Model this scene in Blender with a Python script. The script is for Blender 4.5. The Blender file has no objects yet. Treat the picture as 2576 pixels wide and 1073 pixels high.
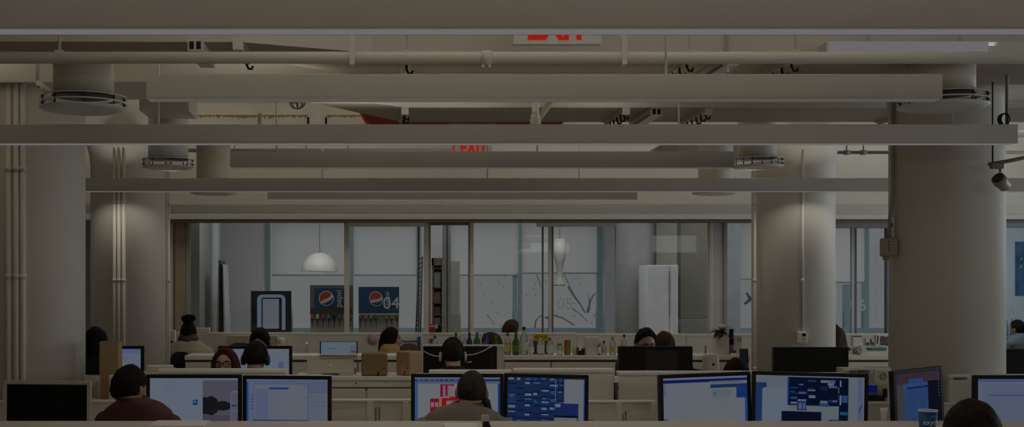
import bpy, bmesh, math, random
from mathutils import Vector, Matrix, noise
random.seed(7)
PI = math.pi
SC = bpy.context.scene
COL = SC.collection
F = 3000.0; CU = 940.0; CV = 731.0; CZ = 1.62      # lens constant, principal point, eye height

def P(u, v, Y):
    return Vector(((u - CU) * Y / F, Y, CZ - (v - CV) * Y / F))
def XX(u, Y): return (u - CU) * Y / F
def ZZ(v, Y): return CZ - (v - CV) * Y / F

def lin(c):
    c = c / 255.0
    return c / 12.92 if c <= 0.04045 else ((c + 0.055) / 1.055) ** 2.4
def S(r, g, b): return (lin(r), lin(g), lin(b))

# ------------------------------------------------------------------ materials
MATS = {}
def mat(name, col, rough=0.55, var=0.06, scale=8.0, metal=0.0, spec=0.35, bump=0.0, bscale=60.0, stretch=None):
    if name in MATS: return MATS[name]
    m = bpy.data.materials.new(name); m.use_nodes = True
    nt = m.node_tree; b = nt.nodes['Principled BSDF']
    b.inputs['Roughness'].default_value = rough
    b.inputs['Metallic'].default_value = metal
    b.inputs['Specular IOR Level'].default_value = spec
    tc = nt.nodes.new('ShaderNodeTexCoord')
    src = tc.outputs['Object']
    if stretch:
        mp = nt.nodes.new('ShaderNodeMapping'); mp.inputs['Scale'].default_value = stretch
        nt.links.new(src, mp.inputs['Vector']); src = mp.outputs['Vector']
    n = nt.nodes.new('ShaderNodeTexNoise'); n.inputs['Scale'].default_value = scale; n.inputs['Detail'].default_value = 4
    nt.links.new(src, n.inputs['Vector'])
    r = nt.nodes.new('ShaderNodeValToRGB')
    r.color_ramp.elements[0].position = 0.3; r.color_ramp.elements[1].position = 0.7
    r.color_ramp.elements[0].color = tuple(max(0, c * (1 - var)) for c in col) + (1,)
    r.color_ramp.elements[1].color = tuple(min(1, c * (1 + var)) for c in col) + (1,)
    nt.links.new(n.outputs['Fac'], r.inputs['Fac']); nt.links.new(r.outputs['Color'], b.inputs['Base Color'])
    if bump:
        n2 = nt.nodes.new('ShaderNodeTexNoise'); n2.inputs['Scale'].default_value = bscale; n2.inputs['Detail'].default_value = 3
        nt.links.new(src, n2.inputs['Vector'])
        bp = nt.nodes.new('ShaderNodeBump'); bp.inputs['Strength'].default_value = bump; bp.inputs['Distance'].default_value = 0.01
        nt.links.new(n2.outputs['Fac'], bp.inputs['Height']); nt.links.new(bp.outputs['Normal'], b.inputs['Normal'])
    MATS[name] = m
    return m
def emit(name, col, k=1.0):
    if name in MATS: return MATS[name]
    m = bpy.data.materials.new(name); m.use_nodes = True
    nt = m.node_tree; nt.nodes.remove(nt.nodes['Principled BSDF'])
    e = nt.nodes.new('ShaderNodeEmission'); e.inputs['Color'].default_value = tuple(col) + (1,); e.inputs['Strength'].default_value = k
    nt.links.new(e.outputs[0], nt.nodes['Material Output'].inputs['Surface'])
    MATS[name] = m
    return m
def E(r, g, b, k=1.0):                                   # glowing screen colour
    return emit('glow_%d_%d_%d' % (r, g, b), S(r, g, b), k)
def glass(name, tint=(0.97, 0.985, 0.985), ior=1.30, body=0.0, bodycol=(0.8, 0.8, 0.8), rough=0.02):
    if name in MATS: return MATS[name]
    m = bpy.data.materials.new(name); m.use_nodes = True
    nt = m.node_tree; nt.nodes.remove(nt.nodes['Principled BSDF'])
    t = nt.nodes.new('ShaderNodeBsdfTransparent'); t.inputs[0].default_value = tuple(tint) + (1,)
    g = nt.nodes.new('ShaderNodeBsdfGlossy'); g.inputs['Roughness'].default_value = rough
    f = nt.nodes.new('ShaderNodeFresnel'); f.inputs['IOR'].default_value = ior
    mx = nt.nodes.new('ShaderNodeMixShader')
    nt.links.new(f.outputs[0], mx.inputs[0]); nt.links.new(t.outputs[0], mx.inputs[1]); nt.links.new(g.outputs[0], mx.inputs[2])
    out = mx
    if body:
        d = nt.nodes.new('ShaderNodeBsdfDiffuse'); d.inputs[0].default_value = tuple(bodycol) + (1,)
        m2 = nt.nodes.new('ShaderNodeMixShader'); m2.inputs[0].default_value = body
        nt.links.new(mx.outputs[0], m2.inputs[1]); nt.links.new(d.outputs[0], m2.inputs[2]); out = m2
    nt.links.new(out.outputs[0], nt.nodes['Material Output'].inputs['Surface'])
    MATS[name] = m
    return m
def translucent(name, col):
    if name in MATS: return MATS[name]
    m = bpy.data.materials.new(name); m.use_nodes = True
    nt = m.node_tree; nt.nodes.remove(nt.nodes['Principled BSDF'])
    t = nt.nodes.new('ShaderNodeBsdfTranslucent'); t.inputs[0].default_value = tuple(col) + (1,)
    d = nt.nodes.new('ShaderNodeBsdfDiffuse'); d.inputs[0].default_value = tuple(col) + (1,)
    mx = nt.nodes.new('ShaderNodeMixShader'); mx.inputs[0].default_value = 0.25
    nt.links.new(t.outputs[0], mx.inputs[1]); nt.links.new(d.outputs[0], mx.inputs[2])
    nt.links.new(mx.outputs[0], nt.nodes['Material Output'].inputs['Surface'])
    MATS[name] = m
    return m

CREAM = mat('cream_paint', (0.76, 0.715, 0.635), 0.6, 0.03, 1.5, bump=0.05, bscale=90)
CEIL = mat('ceiling_paint', (0.86, 0.83, 0.76), 0.7, 0.03, 1.2, bump=0.04, bscale=70)
SOFF = mat('tan_and_soffit_shade', (0.44, 0.38, 0.30), 0.6, 0.05, 1.5)  # tan colour also carries the shade on the soffit undersides
COLM = mat('column_plaster', (0.74, 0.70, 0.63), 0.6, 0.04, 2.0, bump=0.06, bscale=40)
LAMPM = mat('lamp_enamel', (0.70, 0.66, 0.60), 0.45, 0.02, 3.0)
WHITE = mat('white_enamel', (0.82, 0.81, 0.77), 0.4, 0.02, 4.0)
PANEL = mat('partition_laminate', (0.70, 0.66, 0.56), 0.5, 0.03, 3.0)
CAPM = mat('partition_edge', (0.78, 0.75, 0.66), 0.45, 0.02, 5.0)
CAB = mat('cabinet_enamel', (0.72, 0.67, 0.56), 0.45, 0.03, 3.0)
GAP = mat('gap_shade_and_print', (0.12, 0.10, 0.08), 0.7)
BLACK = mat('black_plastic', (0.012, 0.012, 0.014), 0.35, 0.1, spec=0.3)
BLACKSCR = mat('black_glass', (0.006, 0.006, 0.006), 0.25, 0.0, spec=0.2)
DKMETAL = mat('dark_metal', (0.05, 0.045, 0.04), 0.4, 0.1, metal=0.3)
SILVER = mat('silver_metal', (0.55, 0.55, 0.53), 0.35, 0.05, metal=0.5)
GREYP = mat('grey_plastic', (0.32, 0.30, 0.27), 0.5)
FLOORM = mat('floor_concrete', (0.35, 0.31, 0.26), 0.45, 0.15, 2.0)
TEAL = mat('window_frame_teal', (0.36, 0.52, 0.58), 0.5, 0.05)
ALU = mat('frame_aluminium', (0.45, 0.41, 0.35), 0.4, 0.04, metal=0.2)
DKFRAME = mat('frame_dark', (0.10, 0.09, 0.09), 0.5)
GREYW = mat('grey_wall', (0.54, 0.55, 0.57), 0.6, 0.06, 1.0)
DKWALL = mat('dark_reflection', (0.20, 0.19, 0.16), 0.6, 0.1, 1.2)
KRAFT = mat('kraft_board', (0.40, 0.27, 0.14), 0.7, 0.08, 6.0, bump=0.1, bscale=150)
KRAFTD = mat('kraft_board_dark', (0.26, 0.17, 0.08), 0.7, 0.08, 6.0)
RED = mat('red_paint', (0.36, 0.03, 0.025), 0.45, 0.12)
SIGNRED = emit('exit_red', S(150, 26, 14), 1.0)
PAPER = mat('paper', (0.80, 0.78, 0.72), 0.7, 0.04)
GLASS = glass('pane_glass')
LENS = emit('lamp_lens', S(106, 106, 112), 1.0)
LENSW = emit('glow_box_face', S(104, 104, 104), 1.0)
LENSD = emit('lamp_lens_dim', S(86, 84, 82), 1.0)
DECAL = mat('vinyl_number', (0.42, 0.42, 0.44), 0.6)

# ------------------------------------------------------------------ mesh builder
class B:
    def __init__(s): s.bm = bmesh.new()
    def _mi(s, fs, mi, smooth=False):
        for f in fs:
            f.material_index = mi; f.smooth = smooth
    def box(s, x0, y0, z0, x1, y1, z1, bev=0.0, mi=0, seg=2, M=None):
        x0, x1 = min(x0, x1), max(x0, x1); y0, y1 = min(y0, y1), max(y0, y1); z0, z1 = min(z0, z1), max(z0, z1)
        vs = [s.bm.verts.new((x, y, z)) for x in (x0, x1) for y in (y0, y1) for z in (z0, z1)]
        q = [(0, 1, 3, 2), (4, 6, 7, 5), (0, 4, 5, 1), (2, 3, 7, 6), (0, 2, 6, 4), (1, 5, 7, 3)]
        fs = [s.bm.faces.new([vs[i] for i in a]) for a in q]
        s._mi(fs, mi)
        if bev:
            es = list({e for f in fs for e in f.edges})
            r = bmesh.ops.bevel(s.bm, geom=es, offset=bev, segments=seg, profile=0.5, affect='EDGES')
            for f in r['faces']: f.material_index = mi
            vs = list({v for f in r['faces'] for v in f.verts} | {v for v in vs if v.is_valid})
        if M is not None:
            bmesh.ops.transform(s.bm, matrix=M, verts=[v for v in vs if v.is_valid])
        return s
    def rings(s, rs, mi=0, cap=True, smooth=True, closed=True):
        L = [[s.bm.verts.new(p) for p in r] for r in rs]
        n = len(L[0]); fs = []
        for a, b in zip(L, L[1:]):
            for i in range(n if closed else n - 1):
                j = (i + 1) % n
                try: fs.append(s.bm.faces.new((a[i], a[j], b[j], b[i])))
                except ValueError: pass
        s._mi(fs, mi, smooth)
        if cap:
            c = [s.bm.faces.new(list(reversed(L[0]))), s.bm.faces.new(L[-1])]
            s._mi(c, mi, False)
        return s
    def tube(s, pts, r, seg=10, mi=0, cap=True, flat=1.0):
        pts = [Vector(p) for p in pts]; rs = r if isinstance(r, (list, tuple)) else [r] * len(pts)
        rings = []; prev = None
        for i, p in enumerate(pts):
            t = (pts[min(i + 1, len(pts) - 1)] - pts[max(i - 1, 0)]).normalized()
            if prev is None:
                a = Vector((0, 0, 1)) if abs(t.z) < 0.9 else Vector((0, 1, 0))
                n1 = t.cross(a).normalized()
            else:
                n1 = (prev - t * prev.dot(t)).normalized()
            prev = n1; n2 = t.cross(n1)
            rings.append([p + (n1 * math.cos(2 * PI * k / seg) + n2 * math.sin(2 * PI * k / seg) * flat) * rs[i] for k in range(seg)])
        return s.rings(rings, mi, cap)
    def cyl(s, p0, p1, r0, r1=None, seg=20, mi=0):
        return s.tube([p0, p1], [r0, r0 if r1 is None else r1], seg, mi)
    def lathe(s, prof, c=(0, 0, 0), seg=24, mi=0, cap=True, M=None, sx=1.0, sy=1.0):
        rings = []
        for r, z in prof:
            ring = []
            for k in range(seg):
                p = Vector((c[0] + sx * r * math.cos(2 * PI * k / seg), c[1] + sy * r * math.sin(2 * PI * k / seg), c[2] + z))
                ring.append(M @ p if M is not None else p)
            rings.append(ring)
        return s.rings(rings, mi, cap)
    def ball(s, c, rx, ry=None, rz=None, seg=16, mi=0, M=None):
        ry = ry or rx; rz = rz or rx
        n = max(6, seg // 2)
        prof = [(max(1e-4, math.sin(PI * i / n)), -math.cos(PI * i / n)) for i in range(n + 1)]
        rings = []
        for r, z in prof:
            ring = [Vector((c[0] + rx * r * math.cos(2 * PI * k / seg), c[1] + ry * r * math.sin(2 * PI * k / seg), c[2] + rz * z)) for k in range(seg)]
            rings.append([M @ p for p in ring] if M is not None else ring)
        return s.rings(rings, mi, True)
    def prism(s, poly, z0, z1, mi=0):
        a = [s.bm.verts.new((x, y, z0)) for x, y in poly]; b = [s.bm.verts.new((x, y, z1)) for x, y in poly]
        n = len(poly); fs = [s.bm.faces.new(list(reversed(a))), s.bm.faces.new(b)]
        for i in range(n):
            j = (i + 1) % n; fs.append(s.bm.faces.new((a[i], a[j], b[j], b[i])))
        s._mi(fs, mi); return s
    def prism_xz(s, poly, y0, y1, mi=0):
        a = [s.bm.verts.new((x, y0, z)) for x, z in poly]; b = [s.bm.verts.new((x, y1, z)) for x, z in poly]
        n = len(poly); fs = [s.bm.faces.new(a), s.bm.faces.new(list(reversed(b)))]
        for i in range(n):
            j = (i + 1) % n; fs.append(s.bm.faces.new((a[j], a[i], b[i], b[j])))
        s._mi(fs, mi); return s
    def quad(s, pts, mi=0):
        f = s.bm.faces.new([s.bm.verts.new(p) for p in pts]); s._mi([f], mi); return s

def obj(name, b, mats, parent=None, loc=None, rz=0.0):
    me = bpy.data.meshes.new(name)
    bmesh.ops.recalc_face_normals(b.bm, faces=b.bm.faces[:])
    b.bm.to_mesh(me); b.bm.free()
    for m in (mats if isinstance(mats, (list, tuple)) else [mats]): me.materials.append(m)
    o = bpy.data.objects.new(name, me); COL.objects.link(o)
    if parent is not None: o.parent = parent
    if loc is not None: o.location = loc
    o.rotation_euler.z = rz
    return o
def tag(o, label, cat, group=None):
    o['label'] = label; o['category'] = cat
    if group: o['group'] = group
    return o
def thing(name, label, cat, loc=(0, 0, 0), rz=0.0, group=None):
    o = bpy.data.objects.new(name, None); COL.objects.link(o)
    o.empty_display_size = 0.1
    o.location = loc; o.rotation_euler = (0, 0, rz)
    return tag(o, label, cat, group)
def struct(name, b, m, parent=None, loc=None):
    o = obj(name, b, m, parent, loc)
    if parent is None: o['kind'] = 'structure'
    return o
def text(name, body, size, m, parent, loc, rot=(PI / 2, 0, 0), extr=0.0008, sx=1.0, align='CENTER', bold=0.0):
    c = bpy.data.curves.new(name, 'FONT'); c.body = body; c.size = size; c.extrude = extr; c.offset = bold
    c.align_x = align; c.align_y = 'CENTER'
    c.materials.append(m)
    f = bpy.data.objects.new(name, c); COL.objects.link(f)
    dg = bpy.context.evaluated_depsgraph_get()
    me = bpy.data.meshes.new_from_object(f.evaluated_get(dg)); me.name = name
    bpy.data.objects.remove(f); bpy.data.curves.remove(c)
    o = bpy.data.objects.new(name, me); COL.objects.link(o); o.parent = parent
    o.location = loc; o.rotation_euler = rot; o.scale = (sx, 1, 1)
    return o
def arealight(name, loc, sx, sy, power, col, direction, spread=180, parent=None):
    l = bpy.data.lights.new(name, 'AREA'); l.shape = 'RECTANGLE'; l.size = sx; l.size_y = sy
    l.energy = power; l.color = col; l.spread = math.radians(spread)
    o = bpy.data.objects.new(name, l); COL.objects.link(o); o.location = loc
    o.rotation_euler = Vector(direction).to_track_quat('-Z', 'Y').to_euler()
    if parent is not None: o.parent = parent
    return o

#LIGHTLEVELS
K_UP = 1.0; K_DN = 0.50; K_DAY = 1.0

# ------------------------------------------------------------------ camera, world
cd = bpy.data.cameras.new('camera'); cam = bpy.data.objects.new('camera', cd); COL.objects.link(cam)
cam.location = (0, 0, CZ); cam.rotation_euler = (PI / 2, 0, 0)
cd.sensor_width = 36.0; cd.lens = F / 2576 * 36.0
cd.shift_x = (1288 - CU) / 2576; cd.shift_y = (CV - 536.5) / 2576
cd.clip_start = 0.05; cd.clip_end = 200
SC.camera = cam
w = bpy.data.worlds.new('sky'); SC.world = w; w.use_nodes = True
w.node_tree.nodes['Background'].inputs[0].default_value = (1.0, 1.0, 1.0, 1)
w.node_tree.nodes['Background'].inputs[1].default_value = 0.152
vs = SC.view_settings
vs.view_transform = 'Standard'; vs.look = 'None'; vs.exposure = 0.0; vs.gamma = 1.0; vs.use_curve_mapping = False
SC.cycles.use_denoising = True
SC.cycles.max_bounces = 10; SC.cycles.diffuse_bounces = 5; SC.cycles.transparent_max_bounces = 16
SC.cycles.sample_clamp_indirect = 2.0

# ------------------------------------------------------------------ room shell
XL, XR, YF, YG, YB = -6.5, 10.0, -3.0, 14.6, 18.5
CH = 3.45
struct('floor', B().box(XL, YF, -0.1, XR, YB + 0.3, 0), FLOORM)
struct('ceiling', B().box(XL - 0.3, YF - 0.3, CH, XR + 0.3, YB + 0.3, CH + 0.2), CEIL)
struct('wall_left', B().box(XL - 0.2, YF, 0, XL, YB, CH), CREAM)
b = B().box(XL, YF - 0.2, 0, XR, YF, 2.6).box(XL, YF - 0.2, 3.35, XR, YF, CH).box(XL, YF - 0.2, 2.6, -5.5, YF, 3.35).box(9.0, YF - 0.2, 2.6, XR, YF, 3.35)
struct('wall_front', b, CREAM)
fr = struct('window_13', B().box(-5.5, YF - 0.12, 2.6, 9.0, YF - 0.06, 2.66).box(-5.5, YF - 0.12, 3.3, 9.0, YF - 0.06, 3.35).box(-2.0, YF - 0.12, 2.66, -1.9, YF - 0.06, 3.3).box(1.7, YF - 0.12, 2.66, 1.8, YF - 0.06, 3.3).box(5.3, YF - 0.12, 2.66, 5.4, YF - 0.06, 3.3), TEAL)  # unseen high window added to let frontal fill light in
obj('pane', B().box(-5.5, YF - 0.095, 2.66, 9.0, YF - 0.085, 3.3), GLASS, fr)
b = B()                                                     # right wall with two window openings
for y0, y1 in ((YF, 3.0), (7.0, 8.6), (13.6, YB)): b.box(XR, y0, 0, XR + 0.25, y1, CH)
for y0, y1 in ((3.0, 7.0), (8.6, 13.6)):
    b.box(XR, y0, 0, XR + 0.25, y1, 0.9); b.box(XR, y0, 2.9, XR + 0.25, y1, CH)
struct('wall_right', b, CREAM)
for i, (y0, y1) in enumerate(((3.0, 7.0), (8.6, 13.6))):
    b = B()
    for y in (y0, (y0 + y1) / 2, y1): b.box(XR + 0.08, y - 0.03, 0.9, XR + 0.16, y + 0.03, 2.9)
    for z in (0.9, 1.9, 2.87): b.box(XR + 0.08, y0, z, XR + 0.16, y1, z + 0.05)
    fr = struct('window_%d' % (i + 5), b, TEAL)
    obj('pane', B().box(XR + 0.115, y0, 0.95, XR + 0.125, y1, 2.87), GLASS, fr)
# outer window wall behind the meeting rooms (window openings between x limits)
def uw(u): return XX(u, YB)
SILL = ZZ(836, YB); HEAD = 2.78
ops = [(uw(672), uw(1518)), (uw(1857), uw(2262))]
b = B()
xs = [XL] + [x for o in ops for x in o] + [XR]
for i in range(0, len(xs), 2): b.box(xs[i], YB, 0, xs[i + 1], YB + 0.3, CH)
for x0, x1 in ops:
    b.box(x0, YB, 0, x1, YB + 0.3, SILL); b.box(x0, YB, HEAD, x1, YB + 0.3, CH)
struct('wall_back', b, GREYW)
def winframe(name, x0, x1, mull, trans):
    b = B(); y0, y1 = YB + 0.06, YB + 0.14
    b.box(x0, y0, SILL, x1, y1, SILL + 0.07); b.box(x0, y0, HEAD - 0.05, x1, y1, HEAD)
    for u0, u1, va in mull: b.box(uw(u0), y0 - 0.004, SILL + 0.002, uw(u1), y1 + 0.004, min(ZZ(va, YB), HEAD - 0.002))
    fr = struct(name, b, TEAL)
    obj('pane', B().box(x0, YB + 0.10, SILL + 0.07, x1, YB + 0.11, HEAD - 0.05), GLASS, fr)
    return fr
winframe('window_1', ops[0][0], ops[0][1], [(672, 679, 540), (878, 889, 540), (1048, 1060, 540), (1124, 1134, 540), (1291, 1302, 692), (1305, 1315, 540), (1503, 1518, 540)], 0)
winframe('window_2', ops[1][0], ops[1][1], [(1857, 1862, 540), (2128, 2142, 715), (2176, 2190, 540), (2244, 2262, 540)], 0)
BLIND = translucent('blind_fabric', (0.97, 0.97, 0.97))
for i, (u0, u1, vb, lab) in enumerate(((683, 878, 690, 'pale roller blind half lowered behind the white dome lamp'),
                                       (890, 1047, 690, 'pale roller blind half lowered above the blue drink machine with the big number'),
                                       (1135, 1304, 690, 'wide white roller blind half lowered beside the teal window post'),
                                       (1316, 1502, 685, 'white roller blind half lowered behind the bottle shaped lamp'),
                                       (1863, 1905, 700, 'narrow roller blind left of the round column in the back'),
                                       (2096, 2174, 708, 'roller blind behind the glass numbered 06'))):
    t = thing('roller_blind', lab, 'blind', (0, YB - 0.01, 0), group='roller blinds on the outer windows')
    x0, x1, zb = uw(u0), uw(u1), ZZ(vb, YB)
    obj('cloth', B().box(x0, 0, zb, x1, 0.004, HEAD), BLIND, t)
    obj('bottom_rail', B().box(x0, -0.008, zb - 0.02, x1, 0.008, zb, 0.003), mat('blind_rail', (0.42, 0.46, 0.48), 0.5), t)

# header wall above the glass line, and the glass line itself
s_ = F / YG
b = B().box(XL, YG - 0.12, ZZ(552, YG), XR, YG + 0.12, CH)
struct('trim_1', b, mat('bulkhead_white', (0.84, 0.81, 0.73), 0.6, 0.02, 1.5))
def gx(u): return XX(u, YG)
struct('trim_2', B().box(gx(428), YG - 0.10, ZZ(560, YG), gx(2700), YG + 0.06, ZZ(550, YG)), mat('header_rail', (0.16, 0.14, 0.12), 0.5))
def gpane(name, u0, u1, v0=560):
    return struct(name, B().box(gx(u0), YG - 0.006, 0.02, gx(u1), YG + 0.006, ZZ(v0, YG)), GLASS)
GP = {}
def frame_post(parent, u0, u1, m, y0=-0.05, y1=0.05, v0=558):
    return obj('post', B().box(gx(u0), YG + y0, 0, gx(u1), YG + y1, ZZ(v0, YG), 0.004), m, parent)
p1 = gpane('window_7', 476, 867)
frame_post(p1, 429, 437, ALU); frame_post(p1, 437, 441, DKFRAME); frame_post(p1, 441, 469, mat('brown_post', (0.24, 0.19, 0.14), 0.5), -0.04, 0.06); frame_post(p1, 469, 478, mat('olive_post', (0.22, 0.20, 0.15), 0.5))
frame_post(p1, 866, 879, ALU)
p2 = gpane('window_8', 879, 1070)
obj('blind_box', B().box(gx(873), YG - 0.09, ZZ(570, YG), gx(1066), YG - 0.02, ZZ(553, YG), 0.005), mat('blind_box', (0.40, 0.37, 0.32), 0.5), p2)
frame_post(p2, 1051, 1055, mat('edge_dark', (0.08, 0.08, 0.10), 0.4), -0.02, 0.02, 566)
frame_post(p2, 1067, 1083, mat('post_warm', (0.46, 0.41, 0.34), 0.45))
d1 = gpane('door_1', 1083, 1180, 566)
obj('door_frame', B().box(gx(1083), YG - 0.03, ZZ(566, YG), gx(1180), YG + 0.03, ZZ(558, YG)).box(gx(1079), YG - 0.055, 0, gx(1083), YG + 0.03, ZZ(557, YG)).box(gx(1178), YG - 0.055, 0, gx(1181), YG + 0.03, ZZ(557, YG)), mat('door_frame_dark', (0.16, 0.14, 0.12), 0.45), d1)
obj('handle', B().cyl((gx(1092), YG - 0.05, 0.8), (gx(1092), YG - 0.05, 1.15), 0.012), SILVER, d1)
p3 = gpane('window_9', 1190, 1380)
frame_post(p3, 1181, 1191, MATS['post_warm'])
frame_post(p3, 1363, 1367, MATS['edge_dark'], -0.02, 0.02, 566)
p4 = gpane('window_10', 1390, 1786)
frame_post(p4, 1380, 1386, ALU); frame_post(p4, 1386, 1391, DKFRAME); 
obj('blind_box', B().box(gx(1349), YG - 0.09, ZZ(570, YG), gx(1547), YG - 0.02, ZZ(552, YG), 0.005), mat('blind_box_grey', (0.40, 0.39, 0.37), 0.5), p4)
frame_post(p4, 1547, 1549, mat('edge_grey', (0.25, 0.25, 0.26), 0.4), -0.015, 0.015, 560)
frame_post(p4, 1782, 1790, ALU); frame_post(p4, 1790, 1818, mat('grey_post', (0.36, 0.35, 0.35), 0.5), -0.03, 0.06); frame_post(p4, 1818, 1827, mat('grey_post_edge', (0.24, 0.22, 0.23), 0.5))
p5 = gpane('window_11', 1827, 2232)
obj('blind_box', B().box(gx(2090), YG - 0.09, ZZ(574, YG), gx(2236), YG - 0.02, ZZ(552, YG), 0.005), mat('blind_box_mauve', (0.24, 0.21, 0.23), 0.5), p5)
frame_post(p5, 2148, 2154, DKFRAME, -0.02, 0.02, 572); frame_post(p5, 2140, 2148, mat('stile_blue', (0.30, 0.36, 0.42), 0.4), -0.02, 0.02, 572)
frame_post(p5, 2226, 2232, mat('stile_navy', (0.06, 0.06, 0.12), 0.4), -0.02, 0.02, 560)
p6 = gpane('window_12', 2240, 3100)
obj('blind_box', B().box(gx(2500), YG - 0.09, ZZ(573, YG), gx(3000), YG - 0.02, ZZ(553, YG), 0.005), mat('blind_box_blue', (0.26, 0.31, 0.36), 0.5), p6)
for par, u, v, body in ((p2, 984, 763, '04'), (p4, 1421, 765, '05'), (p5, 2157, 768, '06'), (p6, 2561, 772, '07')):
    text('number', body, 0.205, DECAL, par, (gx(u), YG - 0.009, ZZ(v, YG)))

# meeting-room structure behind the glass
def col_cyl(name, u0, u1, Y, m, z1=CH):
    r = (u1 - u0) / 2 * Y / F
    return struct(name, B().lathe([(r, 0), (r, z1)], (XX((u0 + u1) / 2, Y), Y, 0), 40), m)
struct('wall_divider', B().box(XX(470, 16.4) - 0.1, 15.2, 0, XX(534, 16.4), 16.4, CH), mat('olive_wall', (0.27, 0.27, 0.24), 0.6, 0.06, 1.0))
struct('trim_3', B().box(XX(535, 16.6), 16.45, 0, XX(551, 16.6), 16.7, CH), mat('pale_jamb', (0.62, 0.66, 0.70), 0.5))
struct('wall_whiteboard', B().box(XX(551, 17.6), 17.5, 0, XX(664, 17.6), 17.7, CH), GREYW)
col_cyl('column_3', 1549, 1650, 16.6, mat('grey_column', (0.34, 0.34, 0.345), 0.6, 0.04))
struct('wall_inner', B().box(XX(1636, 17.4), 17.35, 0, XX(1712, 17.4), 17.5, CH), mat('inner_cream', (0.66, 0.64, 0.54), 0.6))
struct('wall_pier', B().box(XX(1519, 17.8), 17.7, 0, XX(1560, 17.8), 17.9, CH), mat('pale_blue_wall', (0.46, 0.50, 0.54), 0.6))
struct('wall_reflection', B().box(XX(1708, 16.2), 16.1, 0, XX(1786, 16.2), 16.3, CH), DKWALL)  # dark slab stands in for a dark reflection in the glass
struct('wall_curtain_side', B().box(XX(1822, 16.9), 16.8, 0, XX(1857, 16.9), 17.0, CH), mat('blue_grey_wall', (0.34, 0.38, 0.42), 0.6))
struct('wall_blue', B().box(XX(2500, 17.2), 17.1, 0, XR, 17.3, CH), mat('blue_lit_wall', (0.56, 0.68, 0.80), 0.6, 0.05, 1.0))  # pale blue colour carries the bluish window light on this wall

# ------------------------------------------------------------------ big ceiling work: soffits, beams, columns
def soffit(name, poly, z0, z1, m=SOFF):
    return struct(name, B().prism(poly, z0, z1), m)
def thin_soffit(name, poly, z0, th, front):  # soffit thinned to a floating panel so light passes above it
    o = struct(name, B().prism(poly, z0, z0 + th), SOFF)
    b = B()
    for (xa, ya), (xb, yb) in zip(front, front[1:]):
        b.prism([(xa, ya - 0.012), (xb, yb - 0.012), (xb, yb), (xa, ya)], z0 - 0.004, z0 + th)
    obj('lit_edge', b, CREAM, o)  # cream strip stands in for the lit soffit front
    for x in (-4.0, 1.2, 4.2, 7.5):
        y = sum(p[1] for p in poly) / len(poly)
        if poly[0][0] - 0.01 < x: obj('hanger_rod', B().cyl((x, y, z0 + th), (x, y, CH - 0.002), 0.008, seg=8), PWHITE, o)
    return o
PWHITE = mat('rod_white', (0.76, 0.73, 0.66), 0.5)
thin_soffit('trim_4', [(-6.4, 6.29), (-0.71, 6.37), (-0.01, 6.66), (9.9, 6.66), (9.9, 7.70), (0.16, 7.70), (-0.07, 7.39), (-0.51, 7.0), (-6.4, 6.80)], 2.95, 0.11, [(-6.4, 6.29), (-0.71, 6.37), (-0.01, 6.66), (9.9, 6.66)])
WBEAM = mat('beam_white', (0.86, 0.83, 0.76), 0.6, 0.02, 1.5)
struct('trim_5', B().box(XL, 7.71, 2.97, XR, 8.42, CH), WBEAM)
thin_soffit('trim_6', [(-0.46, 8.73), (0.0, 8.75), (0.23, 8.96), (9.9, 8.96), (9.9, 9.76), (0.23, 9.76)], 3.0, 0.10, [(-0.46, 8.73), (0.0, 8.75), (0.23, 8.96), (9.9, 8.96)])
struct('trim_7', B().box(XL, 10.62, 3.05, XR, 11.15, CH), WBEAM)
def column(name, u, Y, D, top, fl=1.0):
    r = D / 2
    return struct(name, B().lathe([(r, 0), (r, top - 0.28), (r + 0.012 * fl, top - 0.18), (r + 0.04 * fl, top - 0.07), (r + 0.09 * fl, top)], (XX(u, Y), Y, 0), 64), COLM)
C1L = column('column_1', 78, 8.14, 0.725, 2.97, 0.05)
C1R = column('column_2', 2380, 8.14, 0.725, 2.97, 0.2)
C2L = column('column_4', 328, 11.02, 0.72, 3.05)
C2R = column('column_5', 1995, 11.02, 0.735, 3.05)
def conduit(par, u, cu, Y, R_, off, r, z0, z1, m=COLM):
    cx = XX(cu, Y); Ya = Y - R_
    for _ in range(8):
        x = XX(u, Ya); dx = max(-R_ * 0.999, min(R_ * 0.999, x - cx)); Ya = Y - math.sqrt(R_ * R_ - dx * dx) - off
    x = XX(u, Ya)
    b = B().cyl((x, Ya, z0), (x, Ya, z1), r, seg=12)
    for z in (0.9, 1.7, 2.4): b.lathe([(r * 1.25, 0), (r * 1.25, 0.03)], (x, Ya, z), 12)
    return obj('conduit', b, m, par)
for u in (22, 41, 58): conduit(C1L, u, 78, 8.14, 0.3625, 0.008, 0.019, 0.0, 2.968)
for u in (288, 299, 311): conduit(C2L, u, 328, 11.02, 0.36, 0.006, 0.015, 0.0, 2.9)
conduit(C2R, 2019, 1995, 11.02, 0.3675, 0.006, 0.011, 1.25, 2.9)
conduit(C2R, 1899, 1995, 11.02, 0.40, 0.0, 0.013, 0.0, 2.9)
conduit(C2L, 425, 328, 11.02, 0.38, 0.0, 0.011, 0.0, 2.9)

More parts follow.
